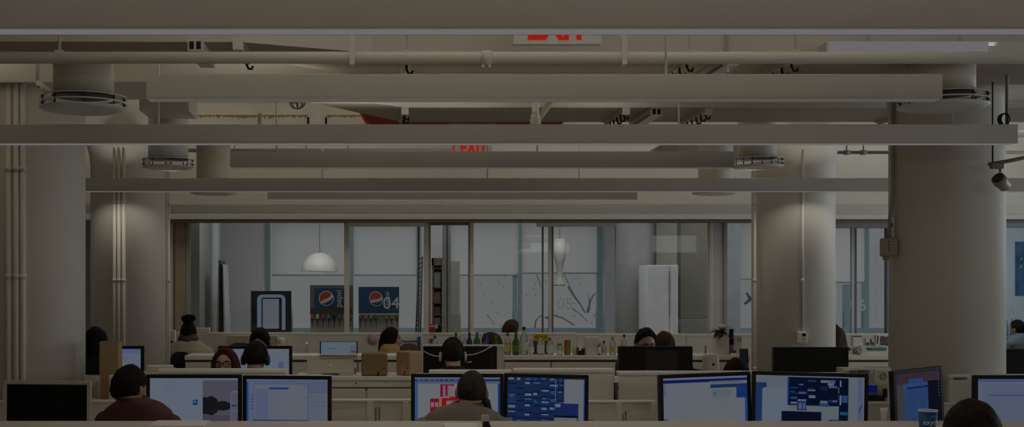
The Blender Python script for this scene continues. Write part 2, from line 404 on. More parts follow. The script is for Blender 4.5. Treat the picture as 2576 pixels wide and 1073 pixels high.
# ------------------------------------------------------------------ pendant light bars
WARM = (1.0, 0.93, 0.82)
def light_bar(x0, x1, Y, label, lit=1.0, top=2.62, h=0.115, d=0.095, lens=LENS, hang=(), group='linear pendant lights', up=1.0, dark=99.0, dark0=-99.0, ups=None):
    n = (x1 - x0)
    t = thing('linear_pendant_light', label, 'ceiling light', ((x0 + x1) / 2, Y, top), 0, group)
    hx = n / 2
    b = B().box(-hx, -d / 2, -h + 0.007, hx, d / 2, 0, 0.0015, seg=1).box(-hx, -d / 2, -h, hx, -d / 2 + 0.003, -h + 0.0068).box(-hx, d / 2 - 0.003, -h, hx, d / 2, -h + 0.0068)
    obj('housing', b, LAMPM, t)
    obj('diffuser', B().box(-hx + 0.005, -d / 2 + 0.0035, -h + 0.0005, hx - 0.005, d / 2 - 0.0035, -h + 0.006), lens, t)
    for xx in hang:
        xl = xx - (x0 + x1) / 2
        obj('hanger_rod', B().cyl((xl, 0, 0.0005), (xl, 0, CH - top - 0.005), 0.006, seg=8).lathe([(0.03, CH - top - 0.03), (0.03, CH - top - 0.004)], (xl, 0, 0), 12), WHITE, t)
    cuts = [-hx] + sorted(q - (x0 + x1) / 2 for q in hang) + [hx]
    for i, (xa, xb) in enumerate(zip(cuts, cuts[1:])):
        xa += 0.22 if i else 0.02; xb -= 0.22 if i < len(cuts) - 2 else 0.02
        if xb - xa < 0.2: continue
        xb = min(xb, dark - (x0 + x1) / 2); xa = max(xa, dark0 - (x0 + x1) / 2)
        if xb - xa < 0.2: continue
        if up and not ups: arealight('uplight', ((xa + xb) / 2, 0, 0.004), xb - xa, d * 0.8, 5.5 * (xb - xa) / 3.0 * K_UP * up, WARM, (0, 0, 1), 110, t)
        if lit: arealight('downlight', ((xa + xb) / 2, 0, -h - 0.004), xb - xa, d * 0.7, 6.0 * (xb - xa) / 3.0 * K_DN * lit, WARM, (0, 0, -1), 140, t)
    for xa, xb, k in ups or ():
        arealight('uplight', ((xa + xb) / 2 - (x0 + x1) / 2, 0, 0.004), xb - xa, d * 0.8, 5.5 * (xb - xa) / 3.0 * K_UP * k, WARM, (0, 0, 1), 110, t)
    return t
light_bar(-2.4, 3.3, 4.08, 'wide pale light bar hanging closest overhead, crossing the whole view at the top', hang=(-1.9, 2.8), up=0.8, lit=0.30, dark=1.6)
light_bar(-1.05, 2.625, 5.55, 'light bar with both ends in view hanging just under the thick white pipe', lit=0.5, lens=LENSD, hang=(1.36,), up=1.4)
light_bar(-3.49, 3.87, 7.21, 'long light bar whose dim right end stops beside the black cable coil', hang=(-1.3, 3.5), dark=2.2, dark0=-1.7, ups=((-3.4, -2.4, 1.3), (-1.08, -0.45, 1.2), (-0.3, 2.2, 0.05)))
light_bar(-1.03, 2.59, 8.60, 'short light bar hanging directly below the arrowed exit sign', lit=0.5, lens=LENSD, hang=(-0.7, 1.18, 2.2), up=0.6)  # middle hanger added to interrupt the uplight below the drain pipe
light_bar(-3.9, 7.3, 10.47, 'long light bar passing in front of the inner pair of round columns', hang=(-3.0, 1.0, 5.0), top=2.605, up=0.32)
light_bar(-1.03, 2.56, 11.62, 'thin looking light bar hanging above the middle glass doors', lit=0.5, lens=LENS, hang=(-0.5, 2.0), up=0.9)
light_bar(-4.6, 8.2, 13.82, 'longest light bar running just in front of the glass meeting rooms', hang=(-3.0, 0.8, 4.6), up=0.50, lit=2.0)
light_bar(-2.4, 3.3, 2.2, 'light bar hanging over the desks behind the viewer', hang=(-1.9, 2.8), up=0.5, lit=0.42)
light_bar(-2.4, 3.3, 0.2, 'light bar hanging farthest behind the viewer', hang=(-1.9, 2.8), up=0.5, lit=0.42)

# ------------------------------------------------------------------ white pipe across the room
t = thing('ceiling_pipe', 'thick white pipe running across under the ceiling above the light bars', 'pipe', (0, 6.0, ZZ(145, 6.0)))
PW = mat('pipe_paint', (0.76, 0.73, 0.66), 0.5, 0.03)
obj('pipe_run', B().cyl((-6.4, 0, 0), (9.9, 0, 0), 0.030, seg=24), PW, t)
b = B()
xo = XX(1223, 6.0)
b.cyl((xo - 0.026, 0, 0), (xo + 0.026, 0, 0), 0.037, seg=24).box(xo - 0.024, -0.012, -0.050, xo - 0.010, 0.012, -0.034).box(xo + 0.010, -0.012, -0.050, xo + 0.024, 0.012, -0.034)
obj('coupling', b, PW, t)
zc = CH - ZZ(145, 6.0)
for u in (886, 1568):
    x = XX(u, 6.0); obj('hanger_strap', B().box(x - 0.013, -0.037, -0.040, x + 0.013, -0.032, 0.10).box(x - 0.010, -0.004, 0.095, x + 0.010, 0.004, zc - 0.003).box(x - 0.012, -0.0365, 0.088, x + 0.012, 0.006, 0.0975).box(x - 0.012, -0.0365, -0.0395, x + 0.012, 0.036, -0.034), PW, t)
for u in (1025, 1735, 2002, 150):
    x = XX(u, 6.0); obj('hanger_rod', B().cyl((x, 0, 0.02), (x, 0, zc - 0.003), 0.008, seg=8).box(x - 0.02, -0.02, 0.02, x + 0.02, 0.02, 0.036), PW, t)
# thinner pipe at the far end
t = thing('sprinkler_pipe', 'thin cream pipe with small sprinkler drops near the back wall', 'pipe', (0, 13.2, ZZ(378, 13.2)))
obj('pipe_run', B().cyl((XX(474, 13.2), 0, 0), (XX(1180, 13.2), 0, 0), 0.022, seg=14), PW, t)
for u in (590, 770, 875):
    x = XX(u, 13.2); obj('sprinkler_drop', B().cyl((x, 0, 0), (x, 0, CH - ZZ(378, 13.2) - 0.003), 0.007, seg=8).cyl((x, 0, -0.045), (x, 0, 0), 0.012, seg=8), PW, t)
t = thing('sprinkler_pipe', 'thin grey pipe with a fitting behind the right hand columns', 'pipe', (0, 13.2, ZZ(383, 13.2)))
obj('pipe_run', B().cyl((XX(2050, 13.2), 0, 0), (XX(2700, 13.2), 0, 0), 0.018, seg=14), GREYP, t)
for u in (2130, 2172, 2460):
    x = XX(u, 13.2); obj('sprinkler_drop', B().cyl((x, 0, 0), (x, 0, CH - ZZ(383, 13.2) - 0.003), 0.008, seg=8).cyl((x - 0.03, 0, 0), (x + 0.03, 0, 0), 0.028, seg=10), GREYP, t)
# small sprinkler heads on the beam fronts
for u, v, Y, lab in ((526, 166, 7.8, 'small brown sprinkler head below the thick pipe at its left part'), (1830, 165, 6.62, 'small pale sprinkler head below the thick pipe at its right part')):
    p = P(u, v, Y); t = thing('ceiling_sprinkler', lab, 'sprinkler', p)
    b = B().lathe([(0.022, 0.02), (0.030, 0.012), (0.030, 0.006), (0.008, 0.0), (0.006, -0.03), (0.012, -0.034), (0.012, -0.038)], (0, 0, 0), 14)
    b.cyl((0, 0, 0.0), (0, 0, (3.0 if u < 900 else CH) - p.z + 0.3), 0.008, seg=8)
    obj('nozzle', b, mat('brass_dull', (0.22, 0.17, 0.10), 0.5, metal=0.3) if u < 900 else PW, t)

# ------------------------------------------------------------------ round duct drops with ring diffusers
DUCTM = mat('duct_paint', (0.74, 0.69, 0.58), 0.55, 0.05, 3.0)
def duct(u, Y, r, rd, z, label, m=DUCTM, lip=True, top=CH - 0.003):
    t = thing('air_diffuser', label, 'air diffuser', (XX(u, Y), Y, z), 0, 'round ceiling air diffusers')
    b = B().lathe([(r, 0.075), (r, 0.16), (r * 1.006, 0.165), (r, 0.17), (r, top - z)], seg=48)
    obj('duct', b, m, t)
    obj('opening', B().lathe([(r * 0.98, 0.070), (r * 1.04, 0.074)], seg=48), BLACK, t)
    for k, (zz, rr) in enumerate(((0.062, rd), (0.028, rd))):
        obj('ring', B().rings([[Vector((rad * math.cos(2 * PI * i / 56), rad * math.sin(2 * PI * i / 56), zz + dz)) for i in range(56)] for rad, dz in ((rd, 0), (rd, 0.008), (rd - 0.03, 0.012), (rd - 0.03, 0.006))] , cap=False), WHITE, t)
    obj('bottom_plate', B().lathe([(rd * 0.80, -0.012), (rd, 0.0), (rd, 0.006), (rd * 0.8, 0.004)], seg=48), WHITE, t)
    for k in range(8):
        a = 2 * PI * (k + 0.35) / 8
        obj('spacer', B().box(rd * 0.93 * math.cos(a) - 0.004, rd * 0.93 * math.sin(a) - 0.004, 0.0, rd * 0.93 * math.cos(a) + 0.004, rd * 0.93 * math.sin(a) + 0.004, 0.075), DKMETAL, t)
    return t
b = None
duct(210, 7.0, 0.175, 0.25, ZZ(274, 7.0), 'large round air diffuser under a wide duct at the upper left')
duct(2372, 7.0, 0.175, 0.25, ZZ(268, 7.0), 'round air diffuser half hidden behind the right end of a light bar')
duct(423, 10.25, 0.17, 0.222, ZZ(421, 10.25), 'round air diffuser in front of the second left column', m=WHITE)
duct(1905, 10.25, 0.16, 0.222, ZZ(419, 10.25), 'round air diffuser in front of the second right column')
duct(537, 12.35, 0.175, 0.24, ZZ(486, 12.35), 'round air diffuser with cream duct dropping behind the far light bars at left', top=CH - 0.003)
duct(1800, 12.35, 0.175, 0.24, ZZ(486, 12.35), 'round air diffuser with duct dropping behind the far light bars at right', top=CH - 0.003)
# rectangular white duct at left behind the light bar, and flat duct at right
t = thing('rectangular_duct', 'boxy white duct hanging beside the left column behind the light bar', 'duct', (XX(415, 9.9), 9.9, 0))
b = B().box(XX(356, 9.7) - XX(415, 9.9), -0.3, ZZ(283, 9.7), XX(480, 9.7) - XX(415, 9.9), 0.17, CH - 0.004, 0.008)
obj('casing', b, WHITE, t)
t = thing('rectangular_duct', 'flat tan duct with a slanted end above the right part of a light bar', 'duct', (0, 13.1, 0))
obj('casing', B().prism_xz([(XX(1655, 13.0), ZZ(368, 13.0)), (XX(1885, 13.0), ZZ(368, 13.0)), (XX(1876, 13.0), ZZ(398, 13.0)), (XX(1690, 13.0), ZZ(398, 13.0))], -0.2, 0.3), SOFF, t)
for u in (1700, 1850): obj('hanger_rod', B().cyl((XX(u, 13.0), 0, ZZ(370, 13.0)), (XX(u, 13.0), 0, CH - 0.004), 0.008, seg=8), PW, t)

# ------------------------------------------------------------------ rails under the soffits
def channel(x, y0, y1, z, label):
    t = thing('lighting_channel', label, 'ceiling rail', (x, y0, z), 0, 'channels fixed under the ceiling soffits')
    L = y1 - y0; k = 0.040
    b = B().box(-k, 0, 0.0, k, L, 0.058)
    obj('channel_body', b, WHITE, t)
    obj('end_slot', B().box(-k + 0.009, -0.002, 0.008, -0.006, 0.02, 0.049).box(0.006, -0.002, 0.008, k - 0.009, 0.02, 0.049), BLACK, t)
    obj('side_strip', B().box(-k - 0.004, 0.02, 0.004, -k + 0.002, L, 0.018), GREYP, t)
    return t
def hookrail(x, y0, y1, z, n, label):
    t = thing('hook_rail', label, 'hook rail', (x, y0, z), 0, 'hook rails fixed under the ceiling soffits')
    L = y1 - y0
    obj('rail', B().box(-0.012, 0.001, 0.02, 0.012, L - 0.001, 0.039).box(-0.03, 0, 0.0385, 0.03, L, 0.045), mat('rail_paint', (0.62, 0.55, 0.44), 0.5), t)
    obj('end_bracket', B().box(-0.028, -0.015, -0.01, 0.028, 0.012, 0.05, 0.004).cyl((0, -0.012, 0.0), (0, -0.025, 0.0), 0.01, seg=8), WHITE, t)
    for i in range(n):
        y = L * (i + 0.6) / n
        obj('hook', B().tube([(0, y, 0.022), (0.0, y, -0.005), (0.012, y, -0.028), (0.030, y, -0.030), (0.036, y, -0.012)], 0.007, 6), BLACK, t)
    return t
ZS = 2.895
channel(-0.945, 6.31, 6.80, 2.89, 'short white channel with two dark slots at its end, far left of the ceiling rails')
hookrail(-0.72, 6.33, 6.82, 2.905, 3, 'short hook rail just right of the white slotted channel at upper left')
hookrail(0.19, 6.70, 7.70, 2.905, 3, 'hook rail with pale bracket under the near soffit left of centre')
hookrail(1.79, 6.72, 7.70, 2.905, 6, 'near hook rail with black hooks left of the slanting channel')
channel(2.02, 6.72, 7.70, 2.89, 'slanting channel between two hook rails under the near soffit')
hookrail(2.39, 6.72, 7.70, 2.905, 6, 'near hook rail with black hooks right of the slanting channel')
hookrail(0.235, 8.98, 9.76, 2.955, 4, 'hook rail at the corner of the far soffit above the red panel')
hookrail(1.90, 8.98, 9.76, 2.955, 6, 'far hook rail with a row of black hooks left of the slotted channel')
channel(2.13, 8.98, 9.76, 2.94, 'far channel with two dark slots at its front end right of centre')
hookrail(2.52, 8.98, 9.76, 2.955, 6, 'far hook rail with a row of black hooks right of the slotted channel')
hookrail(4.13, 8.98, 9.76, 2.955, 5, 'farthest right hook rail with dark hooks near the half hidden diffuser')
channel(4.60, 8.98, 9.76, 2.94, 'dim channel with dark slots at the far upper right')

# ------------------------------------------------------------------ exit signs
def exit_sign(u, v, Y, w, h, label, arrow, mount):
    t = thing('exit_sign', label, 'exit sign', (XX(u, Y), Y, ZZ(v, Y)), 0, 'red and white exit signs')
    obj('plate', B().box(-w / 2, 0, -h / 2, w / 2, 0.04, h / 2, 0.006), mat('exit_plate', (0.80, 0.80, 0.76), 0.4), t)
    text('lettering', 'EXIT', h * (0.92 if arrow else 1.0), SIGNRED, t, (0.02 if arrow else 0, -0.003, 0 if arrow else -0.012), extr=0.002, sx=0.80 if arrow else 0.72, bold=0.007)
    if arrow:
        obj('arrow', B().prism_xz([(-w / 2 + 0.012, 0), (-w / 2 + 0.042, 0.045), (-w / 2 + 0.058, 0.045), (-w / 2 + 0.03, 0), (-w / 2 + 0.058, -0.045), (-w / 2 + 0.042, -0.045)], -0.004, 0.0), SIGNRED, t)
    obj('stem', B().cyl((0, 0.02, h / 2), (0, 0.02, mount - ZZ(v, Y) - 0.003), 0.012, seg=10), WHITE, t)
exit_sign(1402, 60, 6.2, 0.46, 0.215, 'exit sign mostly hidden above the closest light bar', False, CH)
exit_sign(1187, 372, 12.6, 0.44, 0.19, 'small exit sign with arrow squeezed between two light bars', True, CH)

# glowing white box in place of the brightly lit ceiling at upper right
t = thing('glow_box', 'glowing white box in place of the brightly lit ceiling at the upper right', 'ceiling light', (XX(2340, 6.45), 6.45, ZZ(120, 6.45)))
hw = 0.56
obj('housing', B().box(-hw, 0, -0.035, hw, 0.14, 0.035, 0.004), WHITE, t)
obj('diffuser', B().box(-hw + 0.01, -0.012, -0.033, hw - 0.25, -0.001, 0.033, 0.003), LENSW, t)
obj('stem', B().cyl((0.2, 0.07, 0.03), (0.2, 0.07, CH - ZZ(120, 6.45) - 0.003), 0.01, seg=8).cyl((-0.3, 0.07, 0.03), (-0.3, 0.07, CH - ZZ(120, 6.45) - 0.003), 0.01, seg=8), WHITE, t)
arealight('glow', (0, -0.014, 0), 0.7, 0.05, 0.6 * K_UP, (1, 0.95, 0.85), (0, -0.6, 0.8), 160, t)

# red hanging canopy, gold fringe along the beam, cable coil, track spot
t = thing('red_canopy', 'dark red tray shaped panel hanging under the beam behind the soffit', 'ceiling panel', (0, 10.2, 0))
poly = [(XX(u, 10.2), ZZ(v, 10.2)) for u, v in ((903, 275), (1440, 275), (1425, 300), (1404, 322), (1385, 338), (960, 338), (938, 322), (920, 305), (911, 290))]
obj('panel', B().prism_xz(poly, 0, 0.18), RED, t)
obj('rim', B().tube([(XX(u, 10.2), -0.004, ZZ(v, 10.2)) for u, v in ((903, 275), (911, 290), (920, 305), (938, 322), (960, 338))], 0.009, 8), mat('red_rim', (0.55, 0.14, 0.12), 0.5), t)
obj('strap', B().box(XX(1130, 10.2), -0.012, ZZ(345, 10.2), XX(1250, 10.2), 0.0, ZZ(309, 10.2)), mat('strap_brown', (0.33, 0.22, 0.16), 0.5), t)
for u in (1000, 1340): obj('hanger_rod', B().cyl((XX(u, 10.2), 0.1, ZZ(277, 10.2)), (XX(u, 10.2), 0.1, CH - 0.003), 0.01, seg=8), DKMETAL, t)
b = B(); Yf = 10.58
for i in range(230):
    u = random.uniform(486, 912)
    if 775 < u < 822: continue
    r = random.choice((2, 3, 3, 4, 4, 6)) * (1.4 if 590 < u < 690 else 1)
    x = XX(u, Yf); z = ZZ(291, Yf); wd = random.uniform(0.004, 0.011)
    b.prism_xz([(x - wd, z + 0.006), (x + wd, z + 0.006), (x + wd * 0.4, z - r * Yf / F), (x - wd * 0.4, z - r * Yf / F)], -0.006 + random.uniform(-0.01, 0.01), 0.006)
b.box(XX(486, Yf), -0.01, ZZ(291.5, Yf), XX(775, Yf), 0.012, ZZ(289.5, Yf)).box(XX(822, Yf), -0.01, ZZ(291.5, Yf), XX(915, Yf), 0.012, ZZ(289.5, Yf))
g = obj('fringe_garland', b, mat('gold_fringe', (0.46, 0.33, 0.10), 0.6, 0.2, 20), None, (0, Yf, 0))
g['kind'] = 'stuff'; tag(g, 'gold fringe strung along the white beam behind the light bars', 'garland')
b = B()
t = thing('beam_pipe', 'short tan vertical pipe dropping in front of the white beam at left', 'pipe', (XX(653, 10.5), 10.5, 0))
obj('pipe_run', B().cyl((0, 0, ZZ(345, 10.5)), (0, 0, ZZ(288, 10.5)), 0.016, seg=10).cyl((0, 0, ZZ(289, 10.5)), (0, 0.12, ZZ(289, 10.5)), 0.016, seg=10), SOFF, t)
for u, lab in ((775, 'black clip on the white beam left of its pair'), (820, 'black clip on the white beam right of its pair')):
    t = thing('beam_clip', lab, 'clip', (XX(u, 10.55), 10.55, ZZ(303, 10.55)), 0, 'black clips on the beam')
    obj('clip_body', B().box(-0.008, -0.02, -0.03, 0.008, 0.06, 0.03, 0.003), BLACK, t)
t = thing('wire_cage_lamp', 'small half round wire cage lamp hanging above the left end of the beam', 'lamp', (XX(748, 8.6), 8.6, ZZ(258, 8.6)))
b = B()
for k in range(4):
    a = PI * k / 4
    b.tube([(0.055 * math.cos(th) * math.cos(a), 0.055 * math.cos(th) * math.sin(a), -0.045 * math.sin(th)) for th in [PI * i / 12 for i in range(13)]], 0.0035, 6)
obj('cage', b, DKMETAL, t)
obj('cap', B().lathe([(0.06, 0.0), (0.055, 0.012), (0.02, 0.03), (0.008, 0.04), (0.008, CH - ZZ(258, 8.6) - 0.003)], seg=20), GREYP, t)
# white tee pipe hanging near the middle
t = thing('drain_pipe', 'short white vertical pipe with a slanting tan branch in front of the red panel', 'pipe', (XX(1347, 8.7), 8.7, 0))
obj('pipe_run', B().cyl((0, 0, ZZ(312, 8.7)), (0, 0, CH - 0.003), 0.026, seg=16).lathe([(0.034, 0), (0.034, 0.05)], (0, 0, ZZ(305, 8.7)), 16).cyl((-0.036, 0, ZZ(307, 8.7)), (0.036, 0, ZZ(307, 8.7)), 0.03, seg=14), PW, t)
obj('branch', B().tube([(0.01, 0, ZZ(305, 8.7)), (XX(1375, 8.7) - XX(1347, 8.7), 0.1, ZZ(272, 8.7)), (XX(1391, 8.7) - XX(1347, 8.7), 0.14, ZZ(250, 8.7))], 0.024, 12), SOFF, t)
t = thing('cable_coil', 'coil of black cable on the grey conduit above the end of the long light bar', 'cable', (XX(2527, 7.35), 7.35, ZZ(300, 7.35)))
b = B()
for k in range(4):
    b.tube([((0.026 + 0.004 * k) * math.cos(2 * PI * i / 20), 0.006 * k - 0.01, 0.036 * math.sin(2 * PI * i / 20)) for i in range(21)], 0.004, 6)
obj('loop', b, BLACK, t)
obj('conduit', B().cyl((0.025, 0.02, -0.04), (0.025, 0.02, CH - ZZ(300, 7.35) - 0.003), 0.010, seg=10), GREYP, t)
t = thing('diffuser_bracket', 'small pale angled bracket with bolts left of the large duct', 'bracket', (XX(95, 7.3), 7.3, 0))
obj('arm', B().cyl((0, 0, ZZ(208, 7.3)), (0, 0, CH - 0.003), 0.014, seg=10).tube([(0, 0, ZZ(208, 7.3)), (XX(130, 7.3) - XX(95, 7.3), -0.05, ZZ(236, 7.3))], 0.02, 8), PW, t)
for u, v in ((103, 222), (121, 232)):
    obj('bolt', B().ball((XX(u, 7.3) - XX(95, 7.3), -0.05, ZZ(v, 7.3)), 0.006, seg=8), DKMETAL, t)
t = thing('track_spotlight', 'beige track spotlight angled down to the left at the right edge', 'spotlight', (XX(2500, 7.6), 7.6, ZZ(412, 7.6)))
TR = mat('track_beige', (0.28, 0.23, 0.16), 0.5)
def q(u, v, y=0.0): return Vector((XX(u, 7.6) - XX(2500, 7.6), y, ZZ(v, 7.6) - ZZ(412, 7.6)))
obj('track', B().tube([q(2486, 413), q(2530, 406, -0.02), q(2640, 384, -0.06)], 0.012, 4), TR, t)
obj('stem', B().cyl(q(2497, 410), q(2497, 410) + Vector((0, 0, CH - ZZ(410, 7.6) - 0.003)), 0.005, seg=8), DKMETAL, t)
obj('adapter', B().box(q(2493, 0).x, -0.02, q(0, 424).z, q(2522, 0).x, 0.02, q(0, 411).z, 0.004).cyl(q(2516, 422), q(2516, 440), 0.007, seg=8), TR, t)
p0, p1_ = q(2504, 449, -0.03), q(2531, 468, 0.01)
obj('head', B().tube([p0, p0.lerp(p1_, 0.45), p0.lerp(p1_, 0.5), p1_, p1_ + (p1_ - p0) * 0.05], [0.042, 0.044, 0.038, 0.038, 0.03], 20), mat('spot_beige', (0.42, 0.36, 0.27), 0.45), t)
obj('lens', B().tube([p0 - (p1_ - p0) * 0.04, p0 + (p1_ - p0) * 0.02], [0.035, 0.035], 20), mat('spot_lens', (0.05, 0.07, 0.07), 0.1), t)

# ------------------------------------------------------------------ things fixed to the columns
t = thing('thermostat', 'small cream thermostat with dark display on the second right column', 'thermostat', (XX(2018, 10.6), 10.63, ZZ(848, 10.6)))
obj('body', B().box(-0.03, -0.02, -0.05, 0.05, 0.03, 0.05, 0.008), CREAM, t)
obj('display', B().box(0.005, -0.024, 0.010, 0.036, -0.018, 0.035), BLACK, t)
obj('button', B().box(0.008, -0.024, -0.03, 0.03, -0.018, -0.005), mat('button_tan', (0.5, 0.42, 0.34), 0.5), t)
zb_ = ZZ(622, 8.14)
t = thing('alarm_speaker', 'beige alarm box with slots on the side of the near right column', 'alarm', (XX(2236, 8.1), 8.1, zb_))
ALB = mat('alarm_beige', (0.42, 0.38, 0.30), 0.5)
obj('body', B().box(-0.045, -0.05, -0.062, 0.045, 0.05, 0.062, 0.010).lathe([(0.02, -0.085), (0.022, -0.06)], (-0.02, 0, 0), 14), ALB, t)
for k in range(4): obj('slot', B().box(-0.026, -0.053, -0.03 + 0.02 * k, -0.020, -0.047, -0.020 + 0.02 * k), BLACK, t)
obj('conduit', B().tube([(0.0, 0, 0.06), (0.004, 0, 0.18), (0.022, 0, 0.30), (0.028, 0, 0.38), (0.028, 0, 2.95 - zb_)], 0.012, 10), ALB, t)
obj('strobe', B().box(0.010, -0.02, 0.065, 0.030, 0.02, 0.20, 0.004), mat('strobe_white', (0.7, 0.68, 0.66), 0.3), t)
obj('strobe_mark', B().box(0.006, -0.026, 0.135, 0.020, -0.018, 0.165, 0.002), mat('strobe_red', (0.6, 0.1, 0.08), 0.4), t)

# ------------------------------------------------------------------ near counter, desks, low dividers, partitions
t = thing('counter', 'long pale counter across the bottom of the view with papers on it', 'counter', (0, 0, 0))
obj('worktop', B().box(-3.2, 4.62, 0.998, 4.4, 5.42, 1.03, 0.004), mat('worktop_pale', (0.60, 0.56, 0.49), 0.45, 0.03, 2.0), t)
obj('back_panel', B().box(-3.18, 5.33, 0, 4.38, 5.37, 0.998), PANEL, t)
obj('front_panel', B().box(-3.18, 4.70, 0, 4.38, 4.74, 0.998), PANEL, t)
def papers(u0, u1, v, Y, label, m, z=1.03, th=0.004, rz=0.0, d=0.21):
    t = obj('paper_sheet', B().box(-(u1 - u0) / 2 * Y / F, -d / 2, 0, (u1 - u0) / 2 * Y / F, d / 2, th), m, None, (XX((u0 + u1) / 2, Y), Y, z + 0.0005), rz)
    return tag(t, label, 'paper', 'papers lying on the near counter')
papers(385, 520, 1056, 5.28, 'pale paper sheet at the back edge of the near counter by the purple shirt', PAPER, th=0.006)
papers(905, 962, 1066, 5.05, 'grey paper sheet lying on the near counter below the cabinet doors', mat('paper_grey', (0.55, 0.56, 0.52), 0.7))
papers(1118, 1200, 1062, 5.15, 'white paper sheet on the near counter in front of the man on the phone', PAPER, th=0.008)
papers(1173, 1215, 1065, 4.98, 'orange and tan leaflet on the near counter left of the black and white clip', mat('leaflet_orange', (0.60, 0.40, 0.26), 0.6))
papers(1303, 1335, 1064, 5.05, 'pinkish leaflet on the near counter right of the black and white clip', mat('leaflet_pink', (0.62, 0.50, 0.44), 0.6))
t = thing('desk_clip', 'black and white standing clip on the near counter before the grey shirt', 'clip', (XX(1224, 4.95), 4.95, 1.03))
obj('clip_base', B().box(-0.017, -0.012, 0.0, 0.017, 0.012, 0.035, 0.003).box(-0.016, -0.01, 0.03, 0.012, 0.01, 0.05, 0.003), BLACK, t)
obj('clip_top', B().box(-0.022, -0.008, 0.045, 0.010, 0.008, 0.076, 0.004), mat('clip_grey', (0.45, 0.45, 0.44), 0.4), t)
obj('clip_mark', B().prism_xz([(-0.008, 0.018), (0.0, 0.009), (0.010, 0.024), (0.004, 0.026), (0.0, 0.018), (-0.004, 0.024)], -0.0135, -0.0122), WHITE, t)
t = thing('paper_cup', 'blue paper cup with white lettering on the near counter', 'cup', (XX(2334, 4.80), 4.80, 1.0305))
obj('cup_body', B().lathe([(0.030, 0), (0.036, 0.108), (0.034, 0.108), (0.029, 0.004)], seg=32, cap=False).lathe([(0.0001, 0.003), (0.0295, 0.003)], seg=32), mat('cup_blue', S(10, 88, 140), 0.45), t)
obj('rim', B().lathe([(0.0365, 0.105), (0.0385, 0.108), (0.0365, 0.112), (0.034, 0.108)], seg=32, cap=False), PAPER, t)
text('lettering', 'exyml', 0.030, PAPER, t, (0, -0.0365, 0.064), extr=0.001)
obj('stripe', B().box(-0.022, -0.0345, 0.040, 0.022, -0.0335, 0.043), mat('cup_light', S(90, 150, 180), 0.5), t)
obj('crest', B().prism_xz([(-0.012, 0.082), (0.0, 0.088), (0.010, 0.094), (0.016, 0.084), (0.008, 0.086), (-0.002, 0.083)], -0.0375, -0.0365), MATS['cup_light'], t)

def desk(x0, x1, y0, y1, label, group='white office desks'):
    t = thing('desk', label, 'desk', ((x0 + x1) / 2, (y0 + y1) / 2, 0), 0, group)
    hx, hy = (x1 - x0) / 2, (y1 - y0) / 2
    obj('desk_top', B().box(-hx, -hy, 0.70, hx, hy, 0.73, 0.004), CAB, t)
    for sx in (-1, 1):
        for sy in (-1, 1): obj('leg', B().box(sx * (hx - 0.06) - 0.025, sy * (hy - 0.06) - 0.025, 0, sx * (hx - 0.06) + 0.025, sy * (hy - 0.06) + 0.025, 0.70), SILVER, t)
desk(-2.40, -1.75, 6.62, 7.40, 'desk under the empty silver framed monitor at the left')
desk(-1.70, -0.26, 6.62, 7.40, 'desk of the man in the purple shirt')
desk(0.14, 1.32, 6.62, 7.40, 'desk of the man in the grey shirt')
desk(1.66, 3.00, 6.62, 7.40, 'desk with the pair of large angled monitors')
desk(3.02, 4.40, 6.62, 7.40, 'desk under the tilted dark monitor at the right')
# low cream dividers behind the first row
def divider(u0, u1, label, mark=None, post=None, v=1005):
    Y = 7.48; x0, x1 = XX(u0, Y), XX(u1, Y); z = ZZ(v, Y)
    t = thing('desk_divider', label, 'divider', ((x0 + x1) / 2, Y, 0), 0, 'low cream dividers behind the front desks')
    hx = (x1 - x0) / 2
    obj('panel', B().box(-hx, -0.012, 0, hx, 0.03, z - 0.016), PANEL, t)
    obj('top_rail', B().box(-hx - 0.003, -0.02, z - 0.016, hx + 0.003, 0.036, z, 0.004), CAPM, t)
    for u in post or ():
        xx = XX(u, Y) - (x0 + x1) / 2; obj('post', B().box(xx - 0.018, -0.022, 0, xx + 0.018, 0.0, z - 0.012, 0.003), CAB, t)
    if mark:
        for k, (du, top, bot) in enumerate(mark):
            xx = XX(du, Y) - (x0 + x1) / 2
            b = B(); zz = ZZ(bot, Y); rr = random.Random(du)
            while zz < ZZ(top, Y):
                hgt = rr.uniform(0.006, 0.014)
                b.box(xx - 0.006, -0.0135, zz, xx + rr.uniform(0.0, 0.006), -0.0115, zz + hgt * 0.6); b.box(xx + 0.003, -0.0135, zz, xx + 0.006, -0.0115, zz + hgt)
                b.box(xx - 0.006, -0.0135, zz, xx - 0.003, -0.0115, zz + hgt * 0.8); zz += hgt + 0.003
            obj('printed_line', b, GAP, t)
    return t
divider(-80, 32, 'low cream divider left of the silver framed monitor', v=1007)
divider(229, 372, 'low cream divider between the silver framed monitor and the purple shirt', v=1005)
divider(832, 1036, 'low cream divider with dark vertical print below the cabinet doors', [(945, 1023, 1056), (954, 1022, 1056)], (930, 1020), v=1003)
divider(1478, 1650, 'low cream divider with dark vertical print right of the blue board screen', [(1565, 1042, 1060), (1573, 1034, 1060)], (1556, 1643), v=1006)
divider(2168, 2236, 'low cream divider below the desk phone with the blue display', None, (2182,), v=1010)
divider(2378, 2460, 'low cream divider right of the tilted dark monitor', v=1012)

